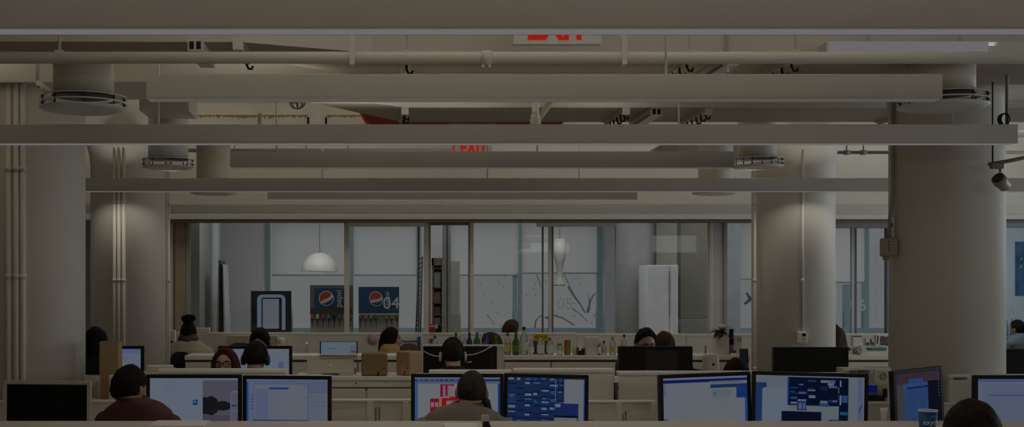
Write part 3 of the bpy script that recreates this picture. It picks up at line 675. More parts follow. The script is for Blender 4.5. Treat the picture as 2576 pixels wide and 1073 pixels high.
def partition(u0, u1, v, Y, label, th=0.05, z0=0.0, group='tall cream partition screens', round_left=False, m=PANEL):
    x0, x1 = XX(u0, Y), XX(u1, Y); z = ZZ(v, Y)
    t = thing('partition_screen', label, 'partition', ((x0 + x1) / 2, Y, 0), 0, group)
    hx = (x1 - x0) / 2
    obj('panel', B().box(-hx + 0.004, -th / 2 + 0.006, z0, hx - 0.004, th / 2 - 0.006, z - 0.012), m, t)
    obj('top_cap', B().box(-hx, -th / 2, z - 0.03, hx, th / 2, z, 0.008, seg=3), CAPM, t)
    return t
partition(275, 835, 942, 7.72, 'partition behind the two screens of the purple shirt man', th=0.06)
partition(400, 722, 926, 7.80, 'pale raised partition directly in front of the red haired woman', th=0.08)
partition(1046, 1290, 938, 7.72, 'partition behind the screen with the red pictures', th=0.06)
partition(1079, 1287, 929, 7.88, 'pale raised partition below the man with white headphones', th=0.08)
partition(1291, 1543, 925, 7.80, 'partition behind the blue board screen', th=0.08)
partition(1552, 1910, 932, 7.80, 'partition below the black monitor of the bearded man', th=0.08)
partition(1912, 2130, 936, 7.80, 'partition below the black monitor in front of the second right column', th=0.08)
partition(2120, 2240, 923, 7.74, 'partition with pinned pictures and a round printed letter above the desk phone', th=0.04)
partition(2384, 2700, 940, 7.70, 'partition in front of the near right column beside the tilted dark monitor', th=0.05)
tag(obj('slot_strip', B().box(XX(2402, 7.66) , 7.655, ZZ(953, 7.66), XX(2432, 7.66), 7.672, ZZ(949, 7.66)), GAP), 'thin dark slot strip on the partition at the right', 'strip')
t = thing('wall_outlet', 'small white outlet box in the gap between two partitions', 'outlet', (XX(1547, 7.78), 7.735, ZZ(952, 7.78)))
obj('outlet_box', B().box(-0.014, -0.012, -0.022, 0.014, 0.02, 0.022, 0.003), WHITE, t)
obj('outlet_cable', B().cyl((0, 0.0, -0.02), (0.0, 0.0, -0.15), 0.006, seg=8).box(-0.006, -0.004, -0.065, 0.014, 0.004, -0.045), mat('cable_brown', (0.10, 0.06, 0.05), 0.5), t)
# pinned prints on the right partition (surface of the partition at y = 7.72)
Yp = 7.715
def pinned(name, u0, v0, u1, v1, Y, label, m, cat='picture', rot=0.0, th=0.002, detail=None, group=None):
    x0, x1, z0, z1 = XX(u0, Y), XX(u1, Y), ZZ(v1, Y), ZZ(v0, Y)
    t = thing(name, label, cat, ((x0 + x1) / 2, Y, (z0 + z1) / 2), 0, group)
    t.rotation_euler.y = rot
    w_, h_ = (x1 - x0) / 2, (z1 - z0) / 2
    obj('sheet', B().box(-w_, -th, -h_, w_, 0, h_), m, t)
    for nm, a, b_, c, d, mm in detail or ():
        obj(nm, B().box(-w_ + 2 * w_ * a, -th - 0.0012, h_ - 2 * h_ * d, -w_ + 2 * w_ * c, -th, h_ - 2 * h_ * b_), mm, t)
    return t
PBROWN = mat('print_brown', (0.16, 0.10, 0.08), 0.5, 0.6, 40); PBLUE = mat('print_blue', (0.10, 0.14, 0.20), 0.5, 0.6, 40)
INK = mat('ink', (0.06, 0.05, 0.05), 0.6)
pinned('photo_print', 2137, 931, 2153, 939, Yp, 'small bluish photo pinned at the left of the right hand partition', PBLUE)
pinned('photo_print', 2157, 930, 2184, 943, Yp, 'brown group photo pinned beside the vertical text strip', PBROWN)
pinned('photo_print', 2175, 946, 2184, 964, Yp, 'small black and white photo pinned above the desk phone', INK)
pinned('text_strip', 2190, 928, 2200, 964, Yp, 'narrow printed strip of vertical grey text on the partition', PAPER, 'sign', 0, 0.002,
       [('text_column', 0.15, 0.3, 0.4, 0.98, mat('text_grey', (0.30, 0.27, 0.23), 0.6)), ('text_column', 0.6, 0.0, 0.85, 0.98, MATS['text_grey'])])
t = thing('logo_disc', 'round black and white letter P emblem on the partition by the tilted monitor', 'sign', P(2222, 946, Yp - 0.001))
ro = 8.5 * Yp / F
obj('ring', B().rings([[Vector((r * math.cos(2 * PI * i / 32), y, r * math.sin(2 * PI * i / 32))) for i in range(32)] for r, y in ((ro, 0), (ro, -0.002), (ro * 0.80, -0.002), (ro * 0.80, 0))], cap=False), INK, t)
text('letter', 'P', 0.030, INK, t, (0.001, -0.001, 0))

# desk phone on the low divider shelf
t = thing('desk_phone', 'cream desk phone with a blue lit display beside the tilted dark monitor', 'phone', (XX(2210, 7.55), 7.60, ZZ(1010, 7.55)))
def ph(u, v): return (XX(u, 7.55) - XX(2210, 7.55), ZZ(v, 7.55) - ZZ(1010, 7.55))
x0, z1 = ph(2181, 966); x1, z0 = ph(2240, 1010)
PHM = mat('phone_cream', (0.50, 0.44, 0.28), 0.5)
obj('phone_body', B().box(x0, -0.02, z0, x1, 0.04, z1, 0.006), PHM, t)
obj('mounting_arm', B().box(x0 + 0.03, 0.04, z0 + 0.03, x1 - 0.03, 0.102, z0 + 0.07), DKMETAL, t)
a = ph(2186, 969); c = ph(2212, 988); obj('display', B().box(a[0], -0.024, c[1], c[0], -0.019, a[1], 0.001), E(10, 16, 82), t)
for k in range(5):
    a = ph(2188 + 6 * k, 992); obj('button', B().box(a[0] - 0.005, -0.025, a[1] - 0.004, a[0] + 0.004, -0.019, a[1] + 0.003), INK, t)
a = ph(2182, 995); c = ph(2231, 1008); obj('keypad', B().box(a[0], -0.028, c[1], c[0], -0.019, a[1], 0.003), BLACK, t)
a = ph(2225, 977); c = ph(2234, 1000); obj('handset', B().box(a[0], -0.05, c[1], c[0], -0.02, a[1], 0.008), BLACK, t)
tag(obj('small_bottle', B().lathe([(0.018, 0), (0.018, 0.10), (0.022, 0.105), (0.022, 0.125), (0.02, 0.128)], seg=18), PAPER, None, (XX(2224, 6.9), 6.9, 0.815)), 'small white bottle top poking up before the low divider under the phone', 'bottle')
tag(obj('sticky_pad', B().box(-0.013, -0.013, 0, 0.013, 0.013, 0.115, 0.003), mat('yellow_pad', (0.62, 0.42, 0.03), 0.6), None, (XX(1487, 7.2), 7.2, 0.732)), 'yellow block standing beside the blue board screen', 'note block')
tag(obj('figurine', B().lathe([(0.012, 0), (0.012, 0.05), (0.006, 0.06), (0.009, 0.075), (0.004, 0.105)], seg=10).box(0.008, -0.005, 0.0, 0.02, 0.005, 0.06, 0.003).box(-0.025, -0.005, 0, -0.008, 0.005, 0.04, 0.003), mat('amber_toy', (0.40, 0.24, 0.06), 0.5), None, (XX(1009, 7.3), 7.3, 0.732)), 'small amber figurine on the desk edge left of the red pictures screen', 'figurine')
tag(obj('small_jar', B().lathe([(0.018, 0), (0.02, 0.05), (0.02, 0.08), (0.016, 0.1)], seg=16), mat('dark_jar', (0.10, 0.12, 0.11), 0.2), None, (XX(1897, 6.95), 6.95, 0.75)), 'small dark glass jar between the two large angled monitors', 'jar')

# ------------------------------------------------------------------ monitors
def screen_mesh(w_, h_, rects, base):
    """one flat screen mesh: base rectangle plus its picture areas, each a coloured patch"""
    b = B(); mats = [base]; idx = {base.name: 0}
    b.quad([(-w_ / 2, 0, -h_ / 2), (w_ / 2, 0, -h_ / 2), (w_ / 2, 0, h_ / 2), (-w_ / 2, 0, h_ / 2)], 0)
    for k, (x0, y0, x1, y1, m) in enumerate(rects):
        if m.name not in idx: idx[m.name] = len(mats); mats.append(m)
        y = -0.00006 * (k + 1)
        if isinstance(x0, (list, tuple)):
            pts = [(-w_ / 2 + w_ * px, y, h_ / 2 - h_ * py) for px, py in x0]
        else:
            pts = [(-w_ / 2 + w_ * a, y, h_ / 2 - h_ * c) for a, c in ((x0, y1), (x1, y1), (x1, y0), (x0, y0))]
        b.quad(pts, idx[m.name])
    return b, mats
def monitor(u0, u1, v0, Y, hgt, label, rects, base, rz=0.0, desk_z=0.73, bez=0.022, shell=BLACK, bezm=BLACK, roll=0.0, group='computer monitors', wfix=None, tilt=0.0, bot=None):
    wpx = (u1 - u0) * Y / F
    w_ = wfix or wpx / math.cos(rz)
    uc = (u0 + u1) / 2; zt = ZZ(v0, Y)
    t = thing('computer_monitor', label, 'monitor', (XX(uc, Y), Y, desk_z), rz, group)
    zc = zt - hgt / 2 - desk_z
    R = Matrix.Translation((0, 0, zc)) @ Matrix.Rotation(roll, 4, 'Y') @ Matrix.Rotation(tilt, 4, 'X')
    def put(name, b, mats, off=(0, 0, 0)):
        o = obj(name, b, mats, t); o.matrix_local = R @ Matrix.Translation(off); return o
    put('housing', B().box(-w_ / 2 + 0.0005, 0.0005, -hgt / 2 + 0.0005, w_ / 2 - 0.0005, 0.035, hgt / 2 - 0.0005, 0.006, seg=3), shell)
    b = B()
    b.box(-w_ / 2, -0.006, hgt / 2 - bez, w_ / 2, 0.004, hgt / 2, 0.003).box(-w_ / 2, -0.006, -hgt / 2, w_ / 2, 0.004, -hgt / 2 + (bot or bez), 0.003)
    b.box(-w_ / 2 + 0.0002, -0.0057, -hgt / 2 + (bot or bez) - 0.003, -w_ / 2 + bez, 0.0038, hgt / 2 - bez + 0.003).box(w_ / 2 - bez, -0.0057, -hgt / 2 + (bot or bez) - 0.003, w_ / 2 - 0.0002, 0.0038, hgt / 2 - bez + 0.003)
    put('bezel', b, bezm)
    bb = bot or bez
    b, mats = screen_mesh(w_ - 2 * bez, hgt - bez - bb, rects, base)
    put('screen', b, mats, (0, -0.0015, (bb - bez) / 2))
    obj('stand', B().box(-0.05, 0.03, 0.01, 0.05, 0.05, zc, 0.004), SILVER, t)
    obj('stand_base', B().box(-0.11, -0.10, 0.0, 0.11, 0.10, 0.012, 0.004), SILVER, t)
    return t
RB = random.Random(3)
W1 = E(88, 97, 110); W2 = E(92, 97, 104); W3 = E(84, 92, 108); W4 = E(98, 101, 104); NAVY = E(20, 36, 66); NAVY2 = E(22, 42, 78); DKN = E(8, 14, 34)
BL = E(20, 60, 120); LB = E(66, 84, 118); MB_ = E(52, 68, 100); PALE = E(78, 86, 100)
# 1 silver framed, switched off
monitor(8, 228, 957, 7.10, 0.42, 'switched off black monitor in a silver frame at the far left', [], BLACKSCR, 0.0, bez=0.022, shell=SILVER, bezm=mat('silver_frame', (0.50, 0.46, 0.38), 0.4), roll=0.008)
# 2 purple shirt man, left
r = [(0.60, 0.04, 1, 1, E(70, 68, 80)), (0.60, 0.70, 1, 1, E(60, 58, 70)), (0, 0, 1, 0.03, E(86, 96, 116))]
RTT = random.Random(4); top_ = []; bot_ = []
for i in range(41):
    f_ = i / 40; hw_ = (0.135 * (1 - f_) ** 0.6 + 0.02) if f_ < 0.55 else 0.078 * math.sqrt(max(0, 1 - ((f_ - 0.72) / 0.285) ** 2))
    hw_ += 0.045 * math.exp(-((f_ - 0.33) / 0.12) ** 2)
    top_.append((0.60 + 0.315 * f_, 0.52 - hw_ - RTT.uniform(0, 0.022))); bot_.append((0.60 + 0.315 * f_, 0.53 + hw_ * 0.95 + RTT.uniform(0, 0.018)))
r += [(top_ + bot_[::-1], 0, 0, 0, E(20, 20, 22))]
r += [(0.915, 0.25, 1, 1, E(74, 76, 92)), (0.93, 0.51, .985, .53, E(40, 16, 34)), (0.93, 0.24, 1, .27, E(88, 92, 92)), (.93, .60, 1, .63, E(86, 88, 94)), (.914, .26, .919, 1, E(84, 100, 140))]
r += [(.488, .405, .542, .462, E(16, 50, 104)), (.488, .468, .542, .505, E(14, 40, 90)), (.50, .42, .52, .45, E(70, 100, 140))]
for k in range(10): r.append((.17 + .01 * (k % 3), .06 + .035 * k, .17 + RB.uniform(.06, .3), .066 + .035 * k, PALE))
monitor(368, 608, 941, 7.12, 0.36, 'screen with white pages and a dark tree picture right of the purple shirt', r, W1)
# 3 purple shirt man, right
r = [(0, 0, 1, .05, E(76, 84, 110)), (0, 0.05, .025, 1, BL), (.025, .05, .09, 1, E(80, 88, 106)), (.76, .05, 1, .26, E(76, 80, 104)), (.76, .26, 1, .31, E(84, 90, 102)), (.76, .32, 1, .325, MB_), (.76, .42, 1, .425, MB_), (.76, .5, 1, .505, MB_), (.76, .6, 1, .604, LB), (.76, .7, 1, .704, LB)]
r += [(.085, .06, .765, .79, E(62, 78, 112)), (.095, .075, .752, .765, E(86, 92, 104)), (.095, .075, .752, .10, E(70, 82, 108)), (.28, .155, .52, .19, E(22, 44, 106)), (.11, .19, .27, .75, E(76, 84, 108)), (.53, .19, .74, .75, E(88, 92, 102)), (.085, .765, .765, .80, E(28, 58, 106))]
for k in range(14): r.append((.30, .24 + .035 * k, .30 + RB.uniform(.05, .2), .245 + .035 * k, PALE))
for k in range(9): r.append((.54, .24 + .05 * k, .54 + RB.uniform(.05, .18), .246 + .05 * k, PALE))
for k in range(5): r.append((.05, .30 + .06 * k, .085, .33 + .06 * k, E(60, 72, 96)))
monitor(610, 834, 944, 7.14, 0.36, 'bright screen with a large dialog window at the right of its pair', r, E(84, 90, 101), rz=-0.10)
# 4 grey shirt man, left
r = [(0, 0, 1, .035, E(80, 84, 108)), (0, .035, 1, .075, NAVY2), (0, .075, 1, .12, E(72, 80, 102)), (0, .1, .035, 1, E(34, 62, 116)), (.012, .12, .02, 1, E(72, 90, 130)), (.975, .12, 1, 1, E(20, 48, 110))]
MG = E(110, 10, 46); RD = E(128, 14, 18)
r += [(.30, .13, .46, .37, MG), (.33, .15, .42, .37, E(100, 90, 92)), (.36, .13, .385, .35, MG), (.41, .37, .66, .40, RD), (.18, .40, .285, .66, MG), (.19, .47, .275, .56, E(104, 100, 100)), (.225, .42, .24, .66, E(120, 20, 30)), (.285, .40, .315, .66, E(110, 98, 60)), (.315, .39, .60, .80, RD), (.37, .44, .50, .56, E(104, 98, 96)), (.41, .16, .47, .36, E(104, 96, 98)), (.80, .38, .845, .66, E(110, 16, 40)), (.81, .44, .835, .52, E(60, 40, 110))]
for k in range(12): r.append((.03 + .06 * k, .042, .03 + .06 * k + RB.uniform(.02, .05), .066, E(64, 78, 112)))
monitor(1034, 1267, 939, 7.12, 0.36, 'screen showing red and magenta pictures behind the man on the phone', r, W4)
# 5 grey shirt man, right
r = []
for cx in range(7):
    y = 0.0
    while y < 1.0:
        hh = RB.uniform(.05, .20); xx0 = .012 + .108 * cx
        if RB.random() < .42: r.append((xx0, y + .01, xx0 + RB.uniform(.03, .1), y + RB.uniform(.03, .06), RB.choice((E(78, 92, 118), E(90, 96, 104), E(62, 80, 116)))))
        elif RB.random() < .5:
            r.append((xx0, y, xx0 + .1, y + hh, RB.choice((E(14, 34, 66), E(12, 28, 58), E(24, 44, 84), E(10, 40, 74)))))
            for k in range(3): r.append((xx0 + .01, y + .02 + .02 * k, xx0 + RB.uniform(.03, .09), y + .028 + .02 * k, RB.choice((E(58, 80, 116), E(78, 92, 112)))))
        r.append((xx0, y + hh, xx0 + .1, y + hh + .015, E(6, 12, 30))); y += hh + .015
r += [(.735, .02, .985, .46, E(94, 98, 104)), (.985, .02, 1, 1, E(24, 50, 130)), (.61, .46, .92, .68, E(22, 34, 76)), (.62, .47, .69, .53, E(94, 98, 104)), (.61, .68, .92, .72, DKN), (.61, .72, .905, 1.0, E(86, 94, 106)), (.92, .46, .985, 1, E(92, 96, 102)), (.62, .02, .63, .43, E(76, 92, 120))]
monitor(1269, 1477, 940, 7.14, 0.37, 'dark blue screen full of small cards and white windows', r, NAVY, rz=-0.17, roll=0.012)
# 6 right pair, left
r = [(0, 0, 1, .035, E(86, 94, 116)), (0, .035, 1, .075, E(10, 22, 72)), (.0, .075, .55, .09, E(30, 44, 88)), (.56, .075, 1, .12, E(90, 94, 100)), (.57, .09, .95, .10, E(62, 62, 66)), (.56, .13, 1, .36, NAVY2), (.56, .19, .87, .60, E(90, 96, 100)), (.58, .22, .80, .36, E(82, 90, 100)), (.60, .27, .63, .30, E(60, 66, 82)), (.97, .36, 1, 1, BL), (.87, .19, 1, .37, E(18, 44, 96)), (0, .79, .87, 1, NAVY2), (.02, .80, .28, 1, E(16, 46, 92)), (.28, .82, .60, 1.0, E(82, 90, 108)), (.34, .845, .545, .96, E(118, 10, 38)), (0, .1, .03, .30, LB), (0, .68, .05, .78, E(30, 66, 130))]
for k in range(16): r.append((.07 + .04 * (k % 3), .15 + .035 * k, .07 + RB.uniform(.15, .45), .154 + .035 * k, E(84, 90, 102)))
monitor(1654, 1896, 938, 7.16, 0.40, 'large angled screen with a red button and white windows', r, W2, rz=0.20, roll=-0.022)
# 7 right pair, right
r = [(0, 0.12, .10, .22, NAVY2), (0, .12, .06, 1, E(26, 46, 84)), (.07, .2, .30, 1, W1), (.295, 0.02, .855, .48, DKN), (.295, .02, .31, .48, E(16, 44, 110))]
for k in range(26):
    xx0 = RB.choice((.31, .385, .48, .58, .66, .75)) + RB.uniform(0, .02); y = RB.uniform(.03, .44)
    r.append((xx0, y, xx0 + RB.uniform(.03, .085), y + RB.uniform(.015, .05), RB.choice((E(84, 92, 104), E(60, 76, 112), E(30, 56, 100), E(18, 30, 60)))))
r += [(.385, .40, .47, .56, NAVY2), (.39, .38, .47, .41, E(80, 92, 104)), (.40, .44, .43, .54, E(66, 80, 116)), (.44, .44, .46, .54, E(66, 80, 116)), (.59, .44, .68, .49, E(30, 58, 100)), (.77, .05, .855, 1, DKN), (.775, .06, .79, .16, E(90, 96, 104)), (.775, .30, .79, .46, E(90, 96, 104)), (.79, .30, .85, .42, E(34, 58, 104)), (.24, .58, .61, .96, E(8, 14, 32)), (.24, .58, .25, .96, E(14, 44, 100)), (.68, .70, .80, 1.0, E(14, 44, 90)), (.70, .74, .74, .76, E(90, 96, 104)), (.70, .90, .76, .92, E(90, 96, 104)), (.78, .57, .85, .62, E(18, 70, 96)), (.94, .02, .985, .75, E(74, 80, 108))]
r += [([(.87, .78), (.90, .83), (.94, .90), (.99, .92), (.99, .94), (.93, .92), (.89, .85), (.865, .80)], 0, 0, 0, E(38, 46, 70)), ([(.99, .43), (.96, .49), (.95, .56), (.96, .56), (.975, .50)], 0, 0, 0, E(40, 54, 100))]
monitor(1898, 2174, 936, 7.14, 0.41, 'large angled screen with dark photo grids beside the desk phone', r, E(84, 92, 100), rz=-0.16, roll=0.016)
# 8 tilted dark
r = [(0, 0, 1, .18, E(50, 38, 48)), (.0, .18, .25, 1, E(52, 54, 60)), (.70, .16, 1, 1, E(12, 14, 26)), (.25, .18, .7, .3, E(46, 40, 52)), (.28, .10, .62, .26, E(38, 58, 104)), (.16, .17, .72, .26, E(40, 62, 108)), (.18, .25, .72, 1, E(38, 58, 96)), (.25, .23, .72, .26, E(18, 30, 62)), (.95, .06, .985, .09, E(40, 60, 110))]
for k in range(16): r.append((.26, .30 + .04 * k, .26 + RB.uniform(.08, .2), .305 + .04 * k, E(24, 38, 70)))
for k in range(16): r.append((.54, .30 + .04 * k, .54 + RB.uniform(.06, .16), .305 + .04 * k, E(24, 38, 70)))
for k in range(6): r.append((.95, .16 + .05 * k, .975, .175 + .05 * k, E(80, 84, 90)))
monitor(2234, 2388, 926, 6.95, 0.40, 'tilted dark monitor with a blue window beside the blue paper cup', r, E(30, 28, 38), rz=0.42, roll=-0.055, bez=0.020)
# 9 right edge
r = [(0, 0, 1, .05, E(60, 72, 110)), (.06, .08, 1, .9, E(78, 86, 104)), (.12, .28, 1, .30, E(50, 66, 112)), (0, .82, 1, .85, E(60, 78, 118))]
for k in range(14): r.append((.08, .10 + .05 * k, .9, .105 + .05 * k, E(70, 80, 102)))
monitor(2450, 2700, 943, 7.10, 0.38, 'pale screen at the right edge behind the dark haired head', r, E(82, 90, 105))
# second row
desk(-2.9, -1.75, 9.16, 9.66, 'desk behind the cardboard tube at the left')
desk(-1.35, -0.55, 9.16, 9.66, 'desk of the man with blue headphones')
desk(0.25, 1.10, 9.16, 9.66, 'desk of the man with white headphones')
desk(1.80, 2.77, 9.16, 9.66, 'desk between the bearded man and the black monitor')
desk(2.80, 3.80, 9.16, 9.66, 'desk before the second right column')
desk(4.70, 5.60, 9.16, 9.66, 'desk at the far right behind the near column')
r = [(0, 0, 1, .1, E(70, 84, 120)), (.1, .2, .7, .24, E(80, 90, 110)), (.74, .38, .82, .52, E(20, 30, 60)), (0, .3, 1, .32, E(78, 92, 118)), (0, .42, .7, .44, E(80, 92, 116))]
monitor(232, 362, 869, 9.30, 0.36, 'bright screen half hidden by the cardboard tube', r, E(86, 94, 108), bez=0.024)
r = [(.68, .2, .93, 1, E(88, 96, 112)), (.84, .3, .92, .9, E(66, 80, 108)), (.05, .08, .98, .10, E(80, 90, 116))]
monitor(549, 735, 869, 9.32, 0.38, 'white screen in front of the man with blue headphones', r, E(90, 96, 107), bez=0.024)
BSH = mat('black_screen_sheen', (0.018, 0.017, 0.016), 0.45, 0.3, 3.0, spec=0.2)
t = monitor(1065, 1250, 870, 9.32, 0.40, 'black monitor with white cable behind the man with white headphones', [], BSH, bez=0.012)
for pts in (((1066, 883), (1080, 890), (1095, 895), (1108, 896)), ((1158, 894), (1175, 893), (1195, 890), (1215, 883), (1230, 874), (1238, 871))):
    b = B().tube([(XX(u, 9.3) - XX(1157.5, 9.32), -0.012, ZZ(v, 9.3) - 0.73) for u, v in pts], 0.0045, 8)
    obj('white_cable', b, WHITE, t)
obj('sticker', B().prism_xz([(XX(1175, 9.3) - XX(1157.5, 9.32), ZZ(912, 9.3) - 0.73), (XX(1186, 9.3) - XX(1157.5, 9.32), ZZ(911, 9.3) - 0.73), (XX(1188, 9.3) - XX(1157.5, 9.32), ZZ(908, 9.3) - 0.73), (XX(1177, 9.3) - XX(1157.5, 9.32), ZZ(909, 9.3) - 0.73)], -0.010, -0.003), WHITE, t)
r = [(.36, .05, .82, .9, mat('painted_reflection', (0.035, 0.032, 0.029), 0.5, 0.2, 2.0))]  # lighter patch painted as a reflection on the dark screen
t = monitor(1555, 1742, 870, 9.32, 0.38, 'black monitor in front of the bearded man and the long haired woman', r, BSH, bez=0.014)
obj('cable', B().tube([(0.29, -0.02, 0.28), (0.31, -0.04, 0.275), (0.36, -0.05, 0.268), (0.42, -0.05, 0.262)], 0.008, 8), BLACK, t)
monitor(1945, 2134, 872, 9.32, 0.40, 'black monitor in front of the second right column', [], BSH, bez=0.014)
monitor(2518, 2704, 876, 9.32, 0.36, 'black monitor below the blue glass room at the right edge', [], BSH, bez=0.014)
partition(1062, 1268, 866, 9.72, 'white topped partition right behind the black monitor with white cable', th=0.05, m=CREAM)

# ------------------------------------------------------------------ cabinet between the benches, with laptop and kraft cases
Yg = 8.50; zt = ZZ(946, Yg)
x0, x1 = XX(742, Yg), XX(1052, Yg); xm = (x0 + x1) / 2
t = thing('storage_cabinet', 'cream storage cabinet with double doors in the gap between the front desks', 'cabinet', (xm, Yg, 0))
hx = (x1 - x0) / 2
obj('cabinet_body', B().box(-hx + 0.01, 0.02, 0, hx - 0.01, 0.42, zt - 0.10), CAB, t)
obj('worktop', B().box(-hx, 0.0, zt - 0.03, hx, 0.44, zt, 0.005), CAPM, t)
obj('rail', B().box(-hx + 0.004, 0.012, zt - 0.076, hx - 0.004, 0.40, zt - 0.03), CAB, t)
obj('recess_shade', B().box(-hx + 0.02, 0.015, zt - 0.10, hx - 0.02, 0.05, zt - 0.076), GAP, t)  # dark strip painted as the shade below the cabinet rail
obj('lock', B().cyl((XX(896, Yg) - xm, 0.014, ZZ(964, Yg)), (XX(896, Yg) - xm, 0.006, ZZ(964, Yg)), 0.006, seg=10), DKMETAL, t)
for u0, u1 in ((745, 919), (924, 1050)):
    obj('door', B().box(XX(u0, Yg) - xm, 0.0, 0.05, XX(u1, Yg) - xm, 0.022, ZZ(977, Yg), 0.003), CAB, t)
t = thing('laptop', 'silver laptop seen from behind with a pale emblem on the cream cabinet', 'laptop', (XX(832, 8.62), 8.62, zt + 0.0005))
def lp(u, v): return (XX(u, 8.62) - XX(832, 8.62), ZZ(v, 8.62) - zt)
LAP = mat('laptop_alu', (0.66, 0.61, 0.51), 0.4, 0.02)
a = lp(772, 904); c = lp(890, 941)
obj('lid', B().box(a[0], -0.006, 0.014, c[0], 0.0, a[1], 0.004, M=Matrix.Rotation(0.05, 4, 'X')), LAP, t)
obj('base', B().box(a[0] + 0.004, -0.004, 0.0, c[0] - 0.004, 0.22, 0.014, 0.003), LAP, t)
obj('hinge_gap', B().box(-0.06, -0.008, 0.004, 0.06, -0.003, 0.012), BLACK, t)
a = lp(830, 919)
obj('emblem', B().lathe([(0.0005, 0), (0.012, 0.0), (0.012, 0.001), (0.0005, 0.001)], (0, 0, 0), 20, M=Matrix.Translation((a[0], -0.013, a[1])) @ Matrix.Rotation(PI / 2, 4, 'X')).ball((a[0] + 0.003, -0.013, a[1] + 0.015), 0.003, 0.001, 0.005, 8), mat('emblem_pale', (0.85, 0.83, 0.78), 0.4), t)
def kraft(u0, u1, v0, v1, Y, dy, label, skew=0.0, rz=0.0):
    xc = XX((u0 + u1) / 2, Y); base = zt + 0.0005
    t = thing('kraft_case', label, 'box', (xc, Y + dy / 2, base), rz, 'brown cases on the cream cabinet')
    w_ = XX(u1, Y) - XX(u0, Y); h_ = ZZ(v0, Y) - base
    obj('case_body', B().box(-w_ / 2, -dy / 2, 0, w_ / 2, dy / 2, h_, 0.013 if rz else 0.020, seg=4), KRAFT if rz else KRAFTD, t)
    obj('foot_notch', B().prism_xz([(w_ * 0.08, 0.006), (w_ * 0.16, 0.006), (w_ * 0.20, 0.035), (w_ * 0.14, 0.03)], -dy / 2 - 0.002, -dy / 2 + 0.002), BLACK, t)
    obj('side_mark', B().prism_xz([(w_ * 0.30, h_ * 0.30), (w_ * 0.42, h_ * 0.32), (w_ * 0.36, h_ * 0.36)], -dy / 2 - 0.002, -dy / 2 + 0.002), BLACK, t)
    return t
kraft(909, 975, 887, 946, 8.53, 0.16, 'flat faced brown case with rounded corners on the cream cabinet')
kraft(1006, 1055, 883, 946, 8.55, 0.14, 'brown case turned at an angle showing two sides on the cream cabinet', rz=-0.80)
tag(obj('pink_card', B().box(-0.008, -0.003, 0, 0.008, 0.003, 0.045), mat('pink_card', (0.5, 0.16, 0.2), 0.6), None, (XX(894, 8.75), 8.75, zt + 0.0005)), 'small pinkish card between the silver laptop and the brown case', 'card')

# stacked papers and small things on the partitions at left
for k in range(5):
    Yk = 7.98; xk = XX(403 + (k % 3), Yk)
    o = obj('magazine', B().box(-0.095 + 0.002 * k, -0.06, 0, 0.095 - 0.003 * k, 0.06, 0.0085), (PAPER, mat('paper_tan', (0.6, 0.52, 0.38), 0.7))[k % 2], None, (xk, Yk, ZZ(942, 7.72) - 0.0 + 0.009 * k + 0.0005), 0.05 * k)
    tag(o, ('lowest', 'second lowest', 'middle', 'second highest', 'topmost')[k] + ' magazine of the small stack behind the purple shirt man', 'magazine', 'stack of magazines on the left partition')
t = thing('storage_shelf', 'shelf unit under the stack of magazines', 'shelf', (XX(400, 7.98), 7.98, 0))
obj('shelf_body', B().box(-0.2, -0.1, 0, 0.06, 0.1, ZZ(942, 7.72) - 0.02), CAB, t); obj('shelf_top', B().box(-0.2, -0.1, ZZ(942, 7.72) - 0.02, 0.06, 0.1, ZZ(942, 7.72)), CAPM, t)
t = thing('cardboard_tube', 'tall brown cardboard box standing upright beside the left column', 'box', (XX(279, 7.98), 7.98, 0))
hb = XX(303, 7.98) - XX(279, 7.98)
obj('box_body', B().box(-hb, -0.06, 0, hb, 0.06, ZZ(860, 7.92), 0.004), mat('kraft_tall', (0.36, 0.25, 0.13), 0.7, 0.06, 4), t)
obj('top_flap', B().box(-hb, -0.055, ZZ(860, 7.92) - 0.002, hb, 0.055, ZZ(858.5, 7.92)), KRAFTD, t)
t = thing('waste_basket', 'pale perforated basket behind the silver framed monitor', 'basket', (XX(229, 7.88), 7.90, 0))
zt2 = ZZ(944, 7.88)
obj('basket_wall', B().rings([[Vector((r * sx, r * sy, z)) for sx, sy in ((-1, -.7), (-.7, -1), (.7, -1), (1, -.7), (1, .7), (.7, 1), (-.7, 1), (-1, .7))] for r, z in ((0.045, 0.0), (0.055, zt2), (0.048, zt2), (0.04, 0.02))], cap=False, smooth=False), mat('basket_cream', (0.58, 0.53, 0.44), 0.5), t)
obj('basket_floor', B().box(-0.04, -0.04, 0.0, 0.04, 0.04, 0.01), MATS['basket_cream'], t)
b = B()
for i in range(9):
    for k in range(9):
        xh = -0.033 + 0.0105 * i + (0.005 if k % 2 else 0)
        if xh + 0.033 > 0.012 * (9 - k) - 0.02: b.box(xh - 0.0028, -0.0565, zt2 - 0.02 - 0.014 * k - 0.006, xh + 0.0028, -0.0535, zt2 - 0.02 - 0.014 * k)
obj('perforation', b, GAP, t)

